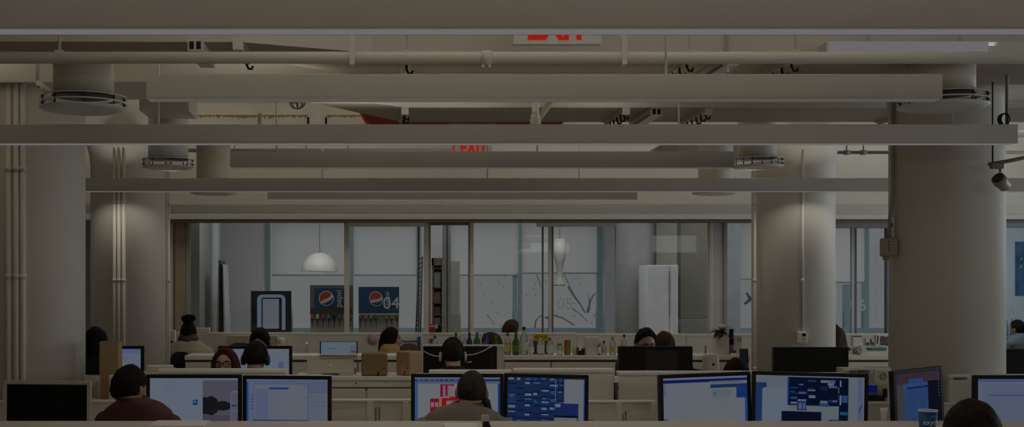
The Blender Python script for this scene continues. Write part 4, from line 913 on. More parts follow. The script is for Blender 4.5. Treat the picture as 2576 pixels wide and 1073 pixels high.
# ------------------------------------------------------------------ middle counter (row of credenzas) with bottles
Yc2 = 11.22; zc2 = ZZ(893, Yc2)
def credenza(u0, u1, seams, label, tlabel):
    x0, x1 = XX(u0, Yc2), XX(u1, Yc2); xm = (x0 + x1) / 2; hx = (x1 - x0) / 2
    w_ = thing('worktop', tlabel, 'worktop', (xm, Yc2, zc2 - 0.042), 0, 'long pale tops over the middle cabinets')
    obj('top_slab', B().box(-hx, -0.02, 0.0, hx, 0.42, 0.042, 0.004), CAPM, w_)
    us = [u0] + list(seams) + [u1]
    for k, (a, c) in enumerate(zip(us, us[1:])):
        xa, xb = XX(a, Yc2) - (0 if k == 0 else 0), XX(c, Yc2); m_ = (xa + xb) / 2; h_ = (xb - xa) / 2
        t = thing('credenza_cabinet', label[k], 'cabinet', (m_, Yc2, 0), 0, 'cream cabinets under the middle worktops')
        obj('cabinet_body', B().box(-h_ + 0.002, 0.01, 0, h_ - 0.002, 0.40, zc2 - 0.043), CAB, t)
        obj('recess_shade', B().box(-h_ + 0.004, 0.002, zc2 - 0.062, h_ - 0.004, 0.02, zc2 - 0.0435), GAP, t)  # dark strip stands in for the shadow line under the worktop
        obj('drawer', B().box(-h_ + 0.006, -0.012, zc2 - 0.26, h_ - 0.006, 0.012, zc2 - 0.064, 0.003), CAB, t)
        obj('door', B().box(-h_ + 0.006, -0.012, 0.05, h_ - 0.006, 0.012, zc2 - 0.266, 0.003), CAB, t)
        obj('handle', B().box(-0.06, -0.022, zc2 - 0.20, 0.06, -0.010, zc2 - 0.19, 0.002), GREYP, t)
credenza(465, 1062, (545, 705, 900), ('narrow cream cabinet at the left end below the woman with the bun', 'cream cabinet behind the red haired woman', 'cream cabinet behind the silver laptop', 'cream cabinet behind the two brown cases'), 'long pale worktop carrying the open white laptop')
credenza(1268, 1885, (1386, 1560, 1730), ('cream cabinet under the amber and yellow bottles', 'cream cabinet under the white carton', 'cream cabinet behind the black monitor of the bearded man', 'cream cabinet under the white plant pot'), 'long pale worktop carrying the row of bottles')
credenza(2095, 2260, (), ('cream cabinet between the two right columns',), 'pale worktop carrying papers between the two right columns')
credenza(1071, 1262, (), ('cream cabinet behind the white topped partition',), 'pale worktop carrying the blue and green bottles behind the black monitor')
tag(obj('drawer_edge', B().box(XX(2175, 8.9), 8.9, ZZ(925, 8.9), XX(2240, 8.9), 8.92, ZZ(922, 8.9)), mat('edge_olive', (0.20, 0.20, 0.15), 0.5)), 'thin dark strip above the pinned prints at the right', 'strip')
t = thing('side_shelf', 'low cream shelf carrying the thin dark strip at the right', 'shelf', (XX(2185, 8.95), 9.0, 0))
hs = 0.20
obj('shelf_body', B().box(-hs, -0.08, 0, hs - 0.02, 0.06, ZZ(925.5, 8.9)), CAB, t)

def bottle(u, v, Y, wpx, zb, label, m, capm=None, labm=None, kind='round', fill=None, group='bottles on the middle counter'):
    h = ZZ(v, Y) - zb; r = wpx / 2 * Y / F
    t = thing('bottle', label, 'bottle', (XX(u, Y), Y, zb + 0.0005), 0, group)
    nr = max(0.008, r * 0.36); sh = 0.58 if kind == 'round' else (0.72 if kind == 'square' else 0.5)
    hb_ = h - 0.012
    prof = [(r * 0.85, 0), (r, h * 0.02), (r, h * sh), (r * 0.9, h * (sh + 0.06)), (nr * 1.2, h * (sh + 0.2)), (nr, h * (sh + 0.26)), (nr, hb_), (nr * 0.7, hb_)]
    if kind == 'jar': nr = r * 0.75; prof = [(r * 0.9, 0), (r, h * 0.03), (r, h * 0.72), (nr, h * 0.84), (nr, hb_)]
    obj('glass_body', B().lathe(prof, seg=20), m, t)
    obj('cap', B().lathe([(nr * 1.12, hb_ - (0.018 if h > .12 else .01)), (nr * 1.15, h - 0.002), (nr * 0.9, h)], seg=16), capm or mat('cap_white', (0.7, 0.7, 0.68), 0.5), t)
    if labm:
        obj('paper_label', B().lathe([(r * 1.02, h * 0.14), (r * 1.02, h * (sh - 0.12))], seg=20, cap=False), labm, t)
    if fill: obj('drink', B().lathe([(r * 0.8, 0.004), (r * 0.93, h * 0.03), (r * 0.93, h * sh * 0.92)], seg=16), fill, t)
    return t
CLEAR = glass('bottle_clear', (0.93, 0.95, 0.95), 1.5, 0.22, (0.75, 0.76, 0.74), 0.05)
BLUEG = mat('bottle_blue', (0.010, 0.018, 0.14), 0.15, 0.1, spec=0.5); GREENG = mat('bottle_green', (0.02, 0.14, 0.02), 0.15, 0.1, spec=0.5); DGREEN = mat('bottle_dark_green', (0.03, 0.10, 0.015), 0.15, 0.2, spec=0.5)
YEL = mat('drink_yellow', (0.55, 0.45, 0.06), 0.4); AMB = mat('drink_amber', (0.30, 0.12, 0.01), 0.4)
capB = mat('cap_blue', (0.02, 0.06, 0.35), 0.4); capN = mat('cap_navy', (0.012, 0.014, 0.06), 0.4); capT = mat('cap_teal', (0.02, 0.15, 0.14), 0.4); capG = mat('cap_lime', (0.15, 0.5, 0.04), 0.4); capR = mat('cap_maroon', (0.16, 0.01, 0.03), 0.4)
labW = mat('label_white', (0.72, 0.71, 0.66), 0.6, 0.2, 60); labB = mat('label_skyblue', (0.12, 0.34, 0.48), 0.5, 0.3, 60); labY = mat('label_yellow', (0.55, 0.48, 0.12), 0.6, 0.3, 60); labP = mat('label_pink', (0.50, 0.30, 0.40), 0.6, 0.3, 60); labG = mat('label_green', (0.10, 0.22, 0.06), 0.5, 0.4, 60)
zb = zc2
bottle(1094, 843, 11.40, 16, zb, 'clear water bottle with blue cap and blue label at the left of the row', CLEAR, capB, labB)
bottle(1147, 836, 11.45, 9, zb, 'slim dark blue bottle just behind the headphones of the man at the black monitor', BLUEG, capN)
bottle(1156, 841, 11.36, 15, zb, 'yellow labelled bottle behind the man with white headphones', CLEAR, mat('cap_yellow', (0.6, 0.55, 0.1), 0.5), labY, fill=YEL)
bottle(1170, 843, 11.44, 13, zb, 'clear bottle with pale blue label left of the first cobalt bottle', CLEAR, None, labB)
bottle(1181, 836, 11.38, 14, zb, 'cobalt blue bottle with navy cap left of the bright green bottle', BLUEG, capN)
bottle(1200, 834, 11.38, 17, zb, 'bright green bottle standing between two cobalt blue bottles', GREENG, mat('cap_green', (0.06, 0.3, 0.05), 0.4), mat('label_lime', (0.22, 0.4, 0.12), 0.5, 0.5, 60))
bottle(1220, 837, 11.38, 17, zb, 'wide cobalt blue bottle right of the bright green bottle', BLUEG, capN, mat('label_navy', (0.10, 0.10, 0.25), 0.5, 0.4, 60), 'square')
bottle(1247, 844, 11.32, 10, zb, 'slim green necked bottle in front of the brown haired head', GREENG, mat('cap_green', (0.06, 0.3, 0.05), 0.4), labW)
bottle(1277, 836, 11.30, 17, zb, 'bottle of yellow drink with dark teal cap', CLEAR, capT, labY, fill=YEL)
bottle(1298, 836, 11.28, 18, zb, 'dark green bottle with amber bottom beside the yellow drink', DGREEN, mat('cap_emerald', (0.02, 0.20, 0.08), 0.4), labG, fill=AMB)
bottle(1318, 821, 11.34, 20, zb, 'tallest clear bottle of the row with a black cap', CLEAR, BLACK, labW)
bottle(1337, 847, 11.28, 13, zb, 'short clear bottle left of the yellow box', CLEAR, None, labW)
bottle(1359, 850, 11.28, 16, zb, 'white clear bottle in front of the yellow box', CLEAR, None, labW, 'square')
bottle(1383, 849, 11.30, 16, zb, 'clear bottle with black cap right of the yellow box', CLEAR, BLACK, labW, 'square')
bottle(1408, 862, 11.28, 14, zb, 'small clear jar left of the red and green carton', CLEAR, mat('cap_olive', (0.3, 0.28, 0.06), 0.5), labW, 'jar')
bottle(1446, 866, 11.28, 10, zb, 'small pale bottle right of the red and green carton', mat('bottle_pale', (0.50, 0.52, 0.36), 0.3, 0.2), None, None)
bottle(1519, 856, 11.30, 13, zb, 'clear bottle with dark cap and pink label right of the white carton', CLEAR, capR, labP)
bottle(1541, 846, 11.28, 16, zb, 'clear bottle with lime green cap', CLEAR, capG, labY)
bottle(1570, 840, 11.36, 14, zb, 'clear bottle with maroon cap at the right end of the row', CLEAR, capR, labP)
def carton(name, u0, u1, v0, Y, dy, zb, label, m, cat='carton', extra=None, group=None):
    x0, x1 = XX(u0, Y), XX(u1, Y)
    t = thing(name, label, cat, ((x0 + x1) / 2, Y, zb + 0.0005), 0, group)
    hx = (x1 - x0) / 2; h = ZZ(v0, Y) - zb
    obj('box_body', B().box(-hx, -dy / 2, 0, hx, dy / 2, h, 0.003), m, t)
    for nm, a, b_, c, d, mm in extra or ():
        obj(nm, B().box(-hx + 2 * hx * a, -dy / 2 - 0.002, h * (1 - d), -hx + 2 * hx * c, -dy / 2 + 0.001, h * (1 - b_)), mm, t)
    return t
carton('tea_box', 1341, 1378, 839, 11.44, 0.07, zb, 'yellow topped box on dark legs behind the clear bottles', mat('box_yellow', (0.58, 0.38, 0.015), 0.5), 'box', [('dark_leg', 0.0, 0.34, 0.24, 1, INK), ('dark_leg', 0.74, 0.34, 0.96, 1, INK), ('pale_middle', 0.24, 0.34, 0.74, 1, labW), ('print_row', 0.08, 0.08, 0.92, 0.24, mat('print_amber', (0.40, 0.22, 0.01), 0.5, 0.5, 90))])
carton('drink_carton', 1420, 1434, 854, 11.29, 0.05, zb, 'red and green carton standing among the bottles', mat('carton_red', (0.42, 0.06, 0.02), 0.5), 'carton', [('green_side', 0.62, 0, 1.0, 1, mat('carton_green', (0.10, 0.22, 0.02), 0.5)), ('yellow_stripe', 0.5, 0, 0.62, 1, mat('carton_yellow', (0.5, 0.45, 0.08), 0.5))])
carton('storage_box', 1471, 1504, 846, 11.36, 0.14, zb, 'plain white carton standing right of the small bottles', mat('carton_white', (0.60, 0.55, 0.49), 0.6), 'carton', [('box_lid', -0.02, 0, 1.02, 0.06, WHITE)])
carton('camera_case', 1452, 1470, 873, 11.28, 0.06, zb, 'small black and white object left of the plain white carton', BLACK, 'case', [('white_patch', 0.15, -0.25, 0.5, 0.4, WHITE), ('strap', 0.55, -0.1, 0.8, 0.15, WHITE)])
t = thing('pen_pot', 'thin stand with black pens right of the plain white carton', 'pen pot', (XX(1508, 11.27), 11.27, zb + 0.0005))
obj('pot_base', B().lathe([(0.011, 0), (0.011, 0.012)], seg=12), BLACK, t)
for dx, hh in ((-0.006, 0.10), (0.004, 0.115)):
    obj('pen', B().cyl((dx * 0.4, 0, 0.01), (dx * 1.6, 0, hh), 0.003, seg=8), WHITE, t)
    obj('pen_cap', B().cyl((dx * 1.25, 0, hh * 0.72), (dx * 1.6, 0, hh + 0.002), 0.0042, seg=8), BLACK, t)
# open laptop on the left counter
def slab_laptop():
    Y = 11.30; t = thing('laptop', 'open laptop with bright screen on the long counter beside the long haired woman', 'laptop', (XX(852, Y), Y, zc2 + 0.0005), 0)
    w_ = 95 * Y / F; h_ = ZZ(858, Y) - zc2
    obj('lid', B().box(-w_ / 2, 0, 0.005, w_ / 2, 0.008, h_, 0.003), BLACK, t)
    b, mats = screen_mesh(w_ * 0.94, h_ * 0.90, [(0, 0, 1, .12, E(74, 90, 104)), (.2, .5, .42, .6, E(52, 84, 112)), (0, .6, 1, .62, E(74, 88, 98)), (.82, .35, .98, .6, E(66, 84, 100)), (.84, .7, 1, .9, E(70, 56, 74))], E(80, 94, 102))
    o = obj('screen', b, mats, t); o.location = (0, -0.001, h_ * 0.52)
    obj('keyboard', B().box(-w_ / 2, -0.12, 0.0, w_ / 2, 0.0, 0.010, 0.003), LAP, t)
slab_laptop()
# vase, plant, round bottle, webcam dome, folder on the mid counter (right end)
carton('plant_pot', 1796, 1830, 847, 11.36, 0.12, zb, 'square white plant pot on the middle counter', mat('pot_white', (0.62, 0.58, 0.53), 0.5), 'plant pot')
zpot = ZZ(847, 11.36)
t = thing('potted_plant', 'spiky green plant with a white flower in the square white pot', 'plant', (XX(1812, 11.36), 11.36, zpot))
LEAF = mat('leaf_green', (0.035, 0.07, 0.012), 0.45, 0.5, 30)
RP = random.Random(11)
for k in range(54):
    a = RP.uniform(0, 2 * PI); L = RP.uniform(0.06, 0.135); el = RP.uniform(-0.2, 0.9); b = B()
    d = Vector((math.cos(a) * math.cos(el), math.sin(a) * math.cos(el) * 0.8, math.sin(el)))
    sd = d.cross(Vector((0, 0, 1))).normalized(); up = sd.cross(d)
    base_ = Vector((0, 0, 0.045)) + d * 0.01; pts = []
    for f_, wd in ((0, 0.004), (0.3, 0.016), (0.6, 0.013), (1.0, 0.001)):
        c_ = base_ + d * L * f_ + Vector((0, 0, -0.05 * f_ * f_))
        pts.append([c_ - sd * wd, c_ + up * 0.003, c_ + sd * wd, c_ - up * 0.002])
    b.rings(pts); obj('leaf', b, LEAF, t)
obj('stem', B().tube([(0, 0, -0.06), (0.004, 0, 0.05)], 0.012, 8), LEAF, t)
obj('flower', B().ball((0.01, -0.02, 0.10), 0.045, 0.04, 0.022, 14), mat('petal_cream', (0.66, 0.66, 0.48), 0.6), t)
bottle(1840, 826, 11.40, 14, zb, 'dark green round stoppered bottle right of the spiky plant', mat('bottle_black_green', (0.008, 0.02, 0.012), 0.2), mat('cap_dark', (0.01, 0.02, 0.012), 0.3), mat('label_pale_dark', (0.25, 0.24, 0.22), 0.6, 0.4, 50), 'jar')
carton('note_card', 1848, 1866, 843, 11.44, 0.008, zb, 'white note card with two dark strokes near the conduit', PAPER, 'card', [('pen_stroke', 0.42, 0.12, 0.50, 0.34, INK), ('pen_stroke', 0.75, 0.10, 0.85, 0.34, INK)])
carton('book', 1834, 1850, 880, 11.30, 0.06, zb, 'small dark and pink book stack under the round stoppered bottle', mat('book_maroon', (0.16, 0.08, 0.09), 0.6), 'book', [('white_band', 0, 0.6, 1, 1.0, PAPER)])
carton('folder', 1861, 1880, 876, 9.5, 0.03, 0.7305, 'dark teal folder standing left of the second right column', mat('folder_teal', (0.05, 0.085, 0.075), 0.5), 'folder', [('spine', 0.9, 0, 1.02, 1, BLACK)])
tag(obj('toiletry_tube', B().cyl((0, 0, 0), (0, 0, 0.09), 0.007, seg=10), mat('tube_brown', (0.22, 0.11, 0.06), 0.5), None, (XX(1775, 11.3), 11.3, zb)), 'thin brown stick standing behind the white dome', 'stick')
t = thing('speaker_dome', 'white rounded dome device with a black dot beside the black monitor', 'device', (XX(1788, 9.5), 9.5, 0.7305))
hd = ZZ(888, 9.5) - 0.7305
obj('shell', B().box(-0.062, -0.05, 0, 0.062, 0.05, hd, 0.035, seg=5), mat('dome_white', (0.66, 0.60, 0.56), 0.4), t)
obj('dot', B().ball((0.008, -0.051, ZZ(915, 9.5) - 0.7305), 0.011, 0.004, 0.011, 14), BLACK, t)
# right counter between the columns
zr = zc2
for k in range(4):
    o = obj('magazine', B().box(-0.16 + .01 * k, -0.1, 0, 0.15 - .012 * k, 0.1, 0.010), (PAPER, labW, PAPER, MATS['paper_tan'])[k], None, (XX(2185, 11.35) + .01 * (k % 2), 11.37, zr + 0.0005 + 0.0105 * k), 0.03 * k)
    tag(o, ('bottom', 'second', 'third', 'top')[k] + ' magazine of the pile between the two right columns', 'magazine', 'magazines on the right counter')
tag(obj('book', B().box(-0.072, -0.06, 0, 0.072, 0.06, 0.020, 0.002), mat('book_teal', (0.03, 0.20, 0.23), 0.5), None, (XX(2206, 11.35), 11.36, zr + 0.043), 0.06), 'teal book lying on the magazine pile between the right columns', 'book')
b = B()
RQ = random.Random(5)
for k in range(14): b.ball((RQ.uniform(-.035, .035), RQ.uniform(-.03, .03), RQ.uniform(0.015, .075)), 0.018, seg=8)
tag(obj('crumpled_bag', b, mat('bag_grey', (0.34, 0.32, 0.30), 0.6, 0.5, 40), None, (XX(2154, 11.3), 11.28, zr)), 'crumpled grey bag left of the teal book', 'bag')
tag(obj('tape_roll', B().lathe([(0.012, 0), (0.02, 0), (0.02, 0.016), (0.012, 0.016), (0.012, 0)], seg=16, cap=False), mat('roll_navy', (0.03, 0.035, 0.09), 0.4), None, (XX(2240, 11.25), 11.235, zr + 0.0005)), 'dark blue tape roll at the right end of the right counter', 'tape')

# ------------------------------------------------------------------ far partition with its things
Yq = 13.0
def farpart(u0, u1, v, label): return partition(u0, u1, v, Yq, label, th=0.05, group='far cream partition screens', m=CREAM)
farpart(404, 771, 835, 'far partition behind the woman with the bun')
farpart(773, 1062, 836, 'far partition behind the long haired woman in yellow')
farpart(1064, 1449, 836, 'far partition behind the blue and green bottles')
farpart(1451, 1725, 838, 'far partition behind the bearded man')
farpart(1727, 1905, 839, 'far partition behind the spiky green plant')
farpart(2085, 2300, 838, 'far partition with photos between the two right columns')
zq = ZZ(835, Yq)
tag(obj('paper_box', B().box(-0.10, -0.03, 0, 0.10, 0.03, 0.05, 0.003), PAPER, None, (XX(505, Yq), Yq, zq + 0.0005)), 'white box on the far partition beside the hair bun', 'box')
t = thing('label_printer', 'small white device at the left end near the woman with the bun', 'device', (XX(433, 12.6), 12.6, 0))
obj('pedestal', B().box(-0.06, -0.05, 0, 0.06, 0.05, ZZ(858, 12.55), 0.004), CAB, t); obj('device_body', B().box(-0.035, -0.04, ZZ(858, 12.55), 0.035, 0.04, ZZ(830, 12.55), 0.005), WHITE, t); obj('device_slot', B().box(-0.04, -0.055, ZZ(861, 12.5), 0.02, -0.04, ZZ(857, 12.5)), INK, t)
carton('red_carton', 1080, 1097, 815, 12.96, 0.04, zq - 0.0, 'red carton with a white band on the far partition', mat('carton_crimson', (0.34, 0.03, 0.03), 0.5), 'carton', [('white_band', 0.0, 0.18, 1.0, 0.32, labW), ('white_flap', 0.75, 0.05, 1.2, 0.5, PAPER)])
tag(obj('outlet_plate', B().box(-0.018, -0.004, -0.026, 0.018, 0, 0.026, 0.001), mat('plate_dark', (0.12, 0.12, 0.11), 0.5), None, (XX(1085, 12.97), 12.972, ZZ(857, 12.97))), 'small dark outlet plate on the far partition beside the clear water bottle', 'outlet')
tag(obj('paper_box', B().box(-0.28, -0.05, 0, 0.26, 0.05, 0.12, 0.004), mat('box_beige', (0.50, 0.43, 0.30), 0.6), None, (XX(636, 12.75), 12.82, ZZ(872, 12.75))), 'flat beige box behind the black haired person looking down', 'box')
t = thing('desk_shelf', 'low shelf carrying the flat beige box', 'shelf', (XX(636, 12.75), 12.82, 0))
obj('shelf_top', B().box(-0.32, -0.08, ZZ(874, 12.75), 0.36, 0.12, ZZ(872, 12.75)), WHITE, t); obj('shelf_body', B().box(-0.3, -0.06, 0, 0.34, 0.1, ZZ(874, 12.75)), CAB, t)
tag(obj('table_lamp', B().lathe([(0.03, 0), (0.03, 0.01), (0.012, 0.02), (0.04, 0.05), (0.036, 0.09), (0.015, 0.10)], seg=20), PAPER, None, (XX(707, 12.75), 12.76, ZZ(872, 12.75))), 'small white rounded lamp right of the flat beige box', 'lamp')
tag(obj('pink_note', B().lathe([(0.004, -.004), (0.062, -.004), (0.062, 0.0), (0.004, 0.0)], seg=7, M=Matrix.Rotation(PI / 2, 4, 'X')), mat('pink_paper', (0.60, 0.36, 0.34), 0.6), None, (XX(938, 12.96), 12.968, ZZ(853, 12.96))), 'pink rounded note pinned behind the long haired woman', 'note')
t = thing('white_board', 'small white board with blue edges behind the long haired woman in yellow', 'board', (XX(1022, 12.9), 12.93, ZZ(868, 12.9)))
BLU = mat('blue_edge', (0.02, 0.09, 0.20), 0.5)
xa = lambda u: XX(u, 12.9) - XX(1022, 12.9); za = lambda v: ZZ(v, 12.9) - ZZ(868, 12.9)
obj('board_sheet', B().box(xa(990), 0, za(890), xa(1053), 0.012, za(846)), WHITE, t)
obj('blue_post', B().box(xa(1051), -0.03, za(895), xa(1058), 0.02, za(846), 0.003), BLU, t)
obj('blue_rail', B().box(xa(992), -0.02, za(858.5), xa(1053), 0.0, za(856.5)).box(xa(992), -0.022, za(858), xa(1012), 0.0, za(854)), BLU, t)
# prints on the far right partition
Yw = 12.972
pinned('paper_print', 2146, 843, 2168, 870, Yw, 'white sheet with dark heading pinned on the far right partition', PAPER, 'paper', 0, 0.002, [('heading', 0.0, 0.03, 1.0, 0.14, mat('ink_brown', (0.12, 0.05, 0.05), 0.6))])
pinned('paper_print', 2178, 850, 2199, 868, Yw, 'small sketch of dark figures pinned on the far right partition', labW, 'paper', 0, 0.002, [('dark_figure', .05, .6, .4, .95, INK), ('dark_figure', .5, .1, .7, .9, INK), ('dark_figure', .75, .5, .95, .95, INK)])
pinned('photo_print', 2203, 842, 2238, 871, Yw - 0.004, 'tilted photo with white border and dark caption on the far right partition', PAPER, 'picture', 0.09, 0.002, [('photo_area', .30, .1, .95, .88, mat('photo_mix', (0.13, 0.11, 0.10), 0.5, 0.9, 30)), ('caption', .08, .1, .18, .85, INK)])

# ------------------------------------------------------------------ things behind the glass
zcnt = 0.95
t = thing('back_counter', 'counter behind the glass carrying the black kiosk and the drink machines', 'counter', (XX(820, 15.35), 15.35, 0))
obj('counter_top', B().box(-1.1, -0.3, zcnt - 0.04, 1.1, 0.3, zcnt), WHITE, t); obj('counter_body', B().box(-1.08, -0.26, 0, 1.08, 0.26, zcnt - 0.04), CREAM, t)
Yk = 15.15
t = thing('display_kiosk', 'black kiosk with glowing arch and white screen behind the glass', 'kiosk', (XX(682, Yk), Yk, zcnt + 0.0005))
kx = lambda u: XX(u, Yk) - XX(682, Yk); kz = lambda v: ZZ(v, Yk) - zcnt
obj('kiosk_body', B().box(kx(631), 0.0, 0, kx(733), 0.25, kz(731), 0.005), mat('kiosk_black', (0.022, 0.022, 0.030), 0.35), t)
arch = [(647, 838)] + [(647, 760)] + [(647 + 14 * (1 - math.cos(a)), 752 - 12 * math.sin(a)) for a in [PI / 2 * i / 6 for i in range(7)]] + [(718 - 14 * (1 - math.cos(a)), 752 - 12 * math.sin(a)) for a in [PI / 2 * i / 6 for i in range(6, -1, -1)]] + [(718, 760), (718, 829)]
ins = [(658, 838), (658, 760)] + [(658 + 5 * (1 - math.cos(a)), 753 - 5 * math.sin(a)) for a in [PI / 2 * i / 6 for i in range(7)]] + [(709 - 5 * (1 - math.cos(a)), 753 - 5 * math.sin(a)) for a in [PI / 2 * i / 6 for i in range(6, -1, -1)]] + [(709, 760), (709, 829)]
b = B(); b.rings([[Vector((kx(u), y, kz(v))) for y, (u, v) in ((-0.012, o), (-0.012, i), (0.002, i), (0.002, o))] for o, i in zip(arch, ins)], smooth=False)
obj('glowing_arch', b, E(76, 90, 102), t)
obj('inner_frame', B().box(kx(657), -0.006, kz(833), kx(709), 0.001, kz(744)), mat('kiosk_navy', (0.015, 0.02, 0.035), 0.3), t)
obj('screen', B().box(kx(661), -0.010, kz(826), kx(702), -0.006, kz(751)), E(84, 86, 92), t)
obj('control', B().box(kx(703), -0.012, kz(788), kx(707), -0.006, kz(780)), mat('control_blue', (0.02, 0.08, 0.16), 0.4), t)
PEPB = mat('panel_blue', (0.008, 0.075, 0.19), 0.4, 0.25, 3.0); PEPR = mat('globe_red', (0.48, 0.055, 0.035), 0.4); PEPW = mat('globe_white', (0.72, 0.72, 0.70), 0.4); PEPN = mat('globe_navy', (0.03, 0.05, 0.20), 0.4)
def globe(par, cx, cz, R_, y, rot, squash=1.0):
    def pt(a, r=1.0): 
        v_ = Vector((math.cos(a) * r * R_ * squash, math.sin(a) * r * R_)); c_, s__ = math.cos(rot), math.sin(rot)
        return (cx + v_.x * c_ - v_.y * s__, cz + v_.x * s__ + v_.y * c_)
    def raw(x, z):
        c_, s__ = math.cos(rot), math.sin(rot); x *= R_ * squash; z *= R_
        return (cx + x * c_ - z * s__, cz + x * s__ + z * c_)
    N = 48
    obj('globe_disc', B().prism_xz([pt(2 * PI * i / N) for i in range(N)][::-1], y, y + 0.004), PEPW, par)
    top = [raw(0.90 * math.cos(a), 0.90 * math.sin(a)) for a in [math.radians(8) + (math.radians(172 + 6) - math.radians(8)) * i / 24 for i in range(25)]]
    x_a, x_b = 0.90 * math.cos(math.radians(178)), 0.90 * math.cos(math.radians(8))
    za_, zb_ = 0.90 * math.sin(math.radians(178)), 0.90 * math.sin(math.radians(8))
    curve = [(x_a + (x_b - x_a) * i / 16, za_ + (zb_ - za_) * i / 16 + 0.30 * math.sin(PI * i / 16) * (1 if i < 0 else 1) * (0.35 - i / 16) * 2.0) for i in range(1, 16)]
    obj('globe_red_half', B().prism_xz((top + [raw(*c_) for c_ in curve])[::-1], y - 0.003, y), PEPR, par)
    bot = [raw(0.90 * math.cos(a), 0.90 * math.sin(a)) for a in [math.radians(-165) + math.radians(140) * i / 24 for i in range(25)]]
    xa_, xb_ = 0.90 * math.cos(math.radians(-25)), 0.90 * math.cos(math.radians(-165)); z1_, z2_ = 0.90 * math.sin(math.radians(-25)), 0.90 * math.sin(math.radians(-165))
    curve2 = [(xa_ + (xb_ - xa_) * i / 16, z1_ + (z2_ - z1_) * i / 16 - 0.16 * math.sin(PI * i / 16)) for i in range(1, 16)]
    obj('globe_navy_half', B().prism_xz((bot + [raw(*c_) for c_ in curve2])[::-1], y - 0.003, y), PEPN, par)
def drink_machine(u0, u1, v0, panel, gl, label, nv, Y=15.15, bodym=None, word=None, word2=None, dark=True):
    t = thing('drink_dispenser', label, 'drink machine', (XX((u0 + u1) / 2, Y), Y, zcnt + 0.0005), 0, 'drink dispensers behind the glass')
    dx = lambda u: XX(u, Y) - XX((u0 + u1) / 2, Y); dz = lambda v: ZZ(v, Y) - zcnt
    obj('machine_body', B().box(dx(u0), 0.10, 0, dx(u1), 0.42, dz(v0), 0.006).box(dx(u0), 0, dz(792), dx(u1), 0.42, dz(v0), 0.006), bodym, t)
    obj('sign_panel', B().box(dx(panel[0]), -0.008, dz(panel[3]), dx(panel[2]), 0.001, dz(panel[1])), PEPB, t)
    globe(t, dx(gl[0]), dz(gl[1]), gl[2] * Y / F, -0.013, gl[3], gl[4])
    if word: text('wordmark', 'pepsi', word[2] * Y / F, PEPW, t, (dx(word[0]), -0.010, dz(word[1])), (PI / 2, -PI / 2 + word[3], 0), sx=1.0)
    if dark: obj('dark_band', B().box(dx(u0) + 0.005, -0.004, dz(790), dx(u1) - 0.005, 0.001, dz(775)), mat('band_dark', (0.06, 0.05, 0.045), 0.5), t)  # dark band across the machine below the sign panel
    else: obj('trim_strip', B().box(dx(u0), -0.012, dz(791), dx(u1), 0.001, dz(788)), SILVER, t)
    obj('backsplash', B().box(dx(u0) + 0.003, 0.085, 0, dx(u1) - 0.003, 0.101, dz(793)), mat('steel_splash', (0.36, 0.35, 0.32), 0.4, metal=0.2), t)
    cols = [(0.45, 0.10, 0.10), (0.55, 0.53, 0.47), (0.40, 0.08, 0.05), (0.05, 0.28, 0.26), (0.02, 0.03, 0.03), (0.10, 0.13, 0.30), (0.55, 0.53, 0.47), (0.30, 0.10, 0.08)] if dark else [(0.20, 0.12, 0.14), (0.30, 0.26, 0.22), (0.22, 0.28, 0.10), (0.06, 0.14, 0.05), (0.4, 0.4, 0.36), (0.20, 0.24, 0.08), (0.30, 0.18, 0.06), (0.20, 0.06, 0.06)]
    for k in range(nv):
        u = u0 + 5 + (u1 - u0 - 10) * (k + 0.0) / (nv - 1)
        if not dark and k == 4: continue
        v = obj('valve', B().box(dx(u - 3.6), -0.03, dz(801), dx(u + 3.6), 0.0, dz(790 if dark else 792), 0.004), mat('valve_%d_%d' % (k, dark), cols[k], 0.5, 0.3, 40), t)
        obj('nozzle', B().lathe([(0.008, dz(808)), (0.014, dz(803)), (0.014, dz(800))], (dx(u), 0.02, 0), 10).box(dx(u) - 0.004, 0.03, dz(823), dx(u) + 0.004, 0.04, dz(806)), DKMETAL, v)
    return t
drink_machine(780, 887, 716, (791, 724, 880, 773), (821, 750, 19, 0.62, 1.0), 'drink machine with upright red white and blue globe left of the glass post', 8, bodym=mat('machine_taupe', (0.16, 0.14, 0.14), 0.45), word=(852, 750, 21, 0))
drink_machine(902, 1004, 721, (902, 721, 1004, 786), (946, 751, 19, 0.35, 0.9), 'wide blue drink machine behind the big glass number right of the post', 8, Y=15.2, bodym=mat('machine_grey', (0.24, 0.23, 0.22), 0.45), word=(974, 750, 17, 0.0), dark=False)
# pendant lamps behind the glass
t = thing('pendant_lamp', 'white dome pendant lamp hanging behind the glass', 'lamp', (XX(804, 16.4), 16.4, ZZ(682, 16.4)))
r_ = 46 * 16.4 / F; h_ = 48 * 16.4 / F
obj('lamp_shade', B().lathe([(r_ * math.cos(a), h_ * math.sin(a)) for a in [PI / 2 * i / 10 * 0.99 for i in range(11)]] + [((r_ - 0.008) * math.cos(a), (h_ - 0.008) * math.sin(a)) for a in [PI / 2 * i / 10 * 0.99 for i in range(10, -1, -1)]], seg=40, cap=False, M=Matrix.Rotation(0.05, 4, 'Y')), mat('shade_white', (0.72, 0.72, 0.66), 0.4), t)
obj('cord', B().cyl((0, 0, h_), (0, 0, CH - ZZ(682, 16.4) - 0.003), 0.006, seg=8).lathe([(0.02, h_ - 0.01), (0.012, h_ + 0.05)], seg=12), GREYP, t)
t = thing('pendant_lamp', 'pale bottle shaped pendant lamp above the glass number 05', 'lamp', (XX(1408, 16.0), 16.0, ZZ(718, 16.0)))
pf = [(15, 718), (14, 714), (9, 700), (7.5, 693), (8, 672), (11, 660), (15, 645), (15, 601), (12, 600)]
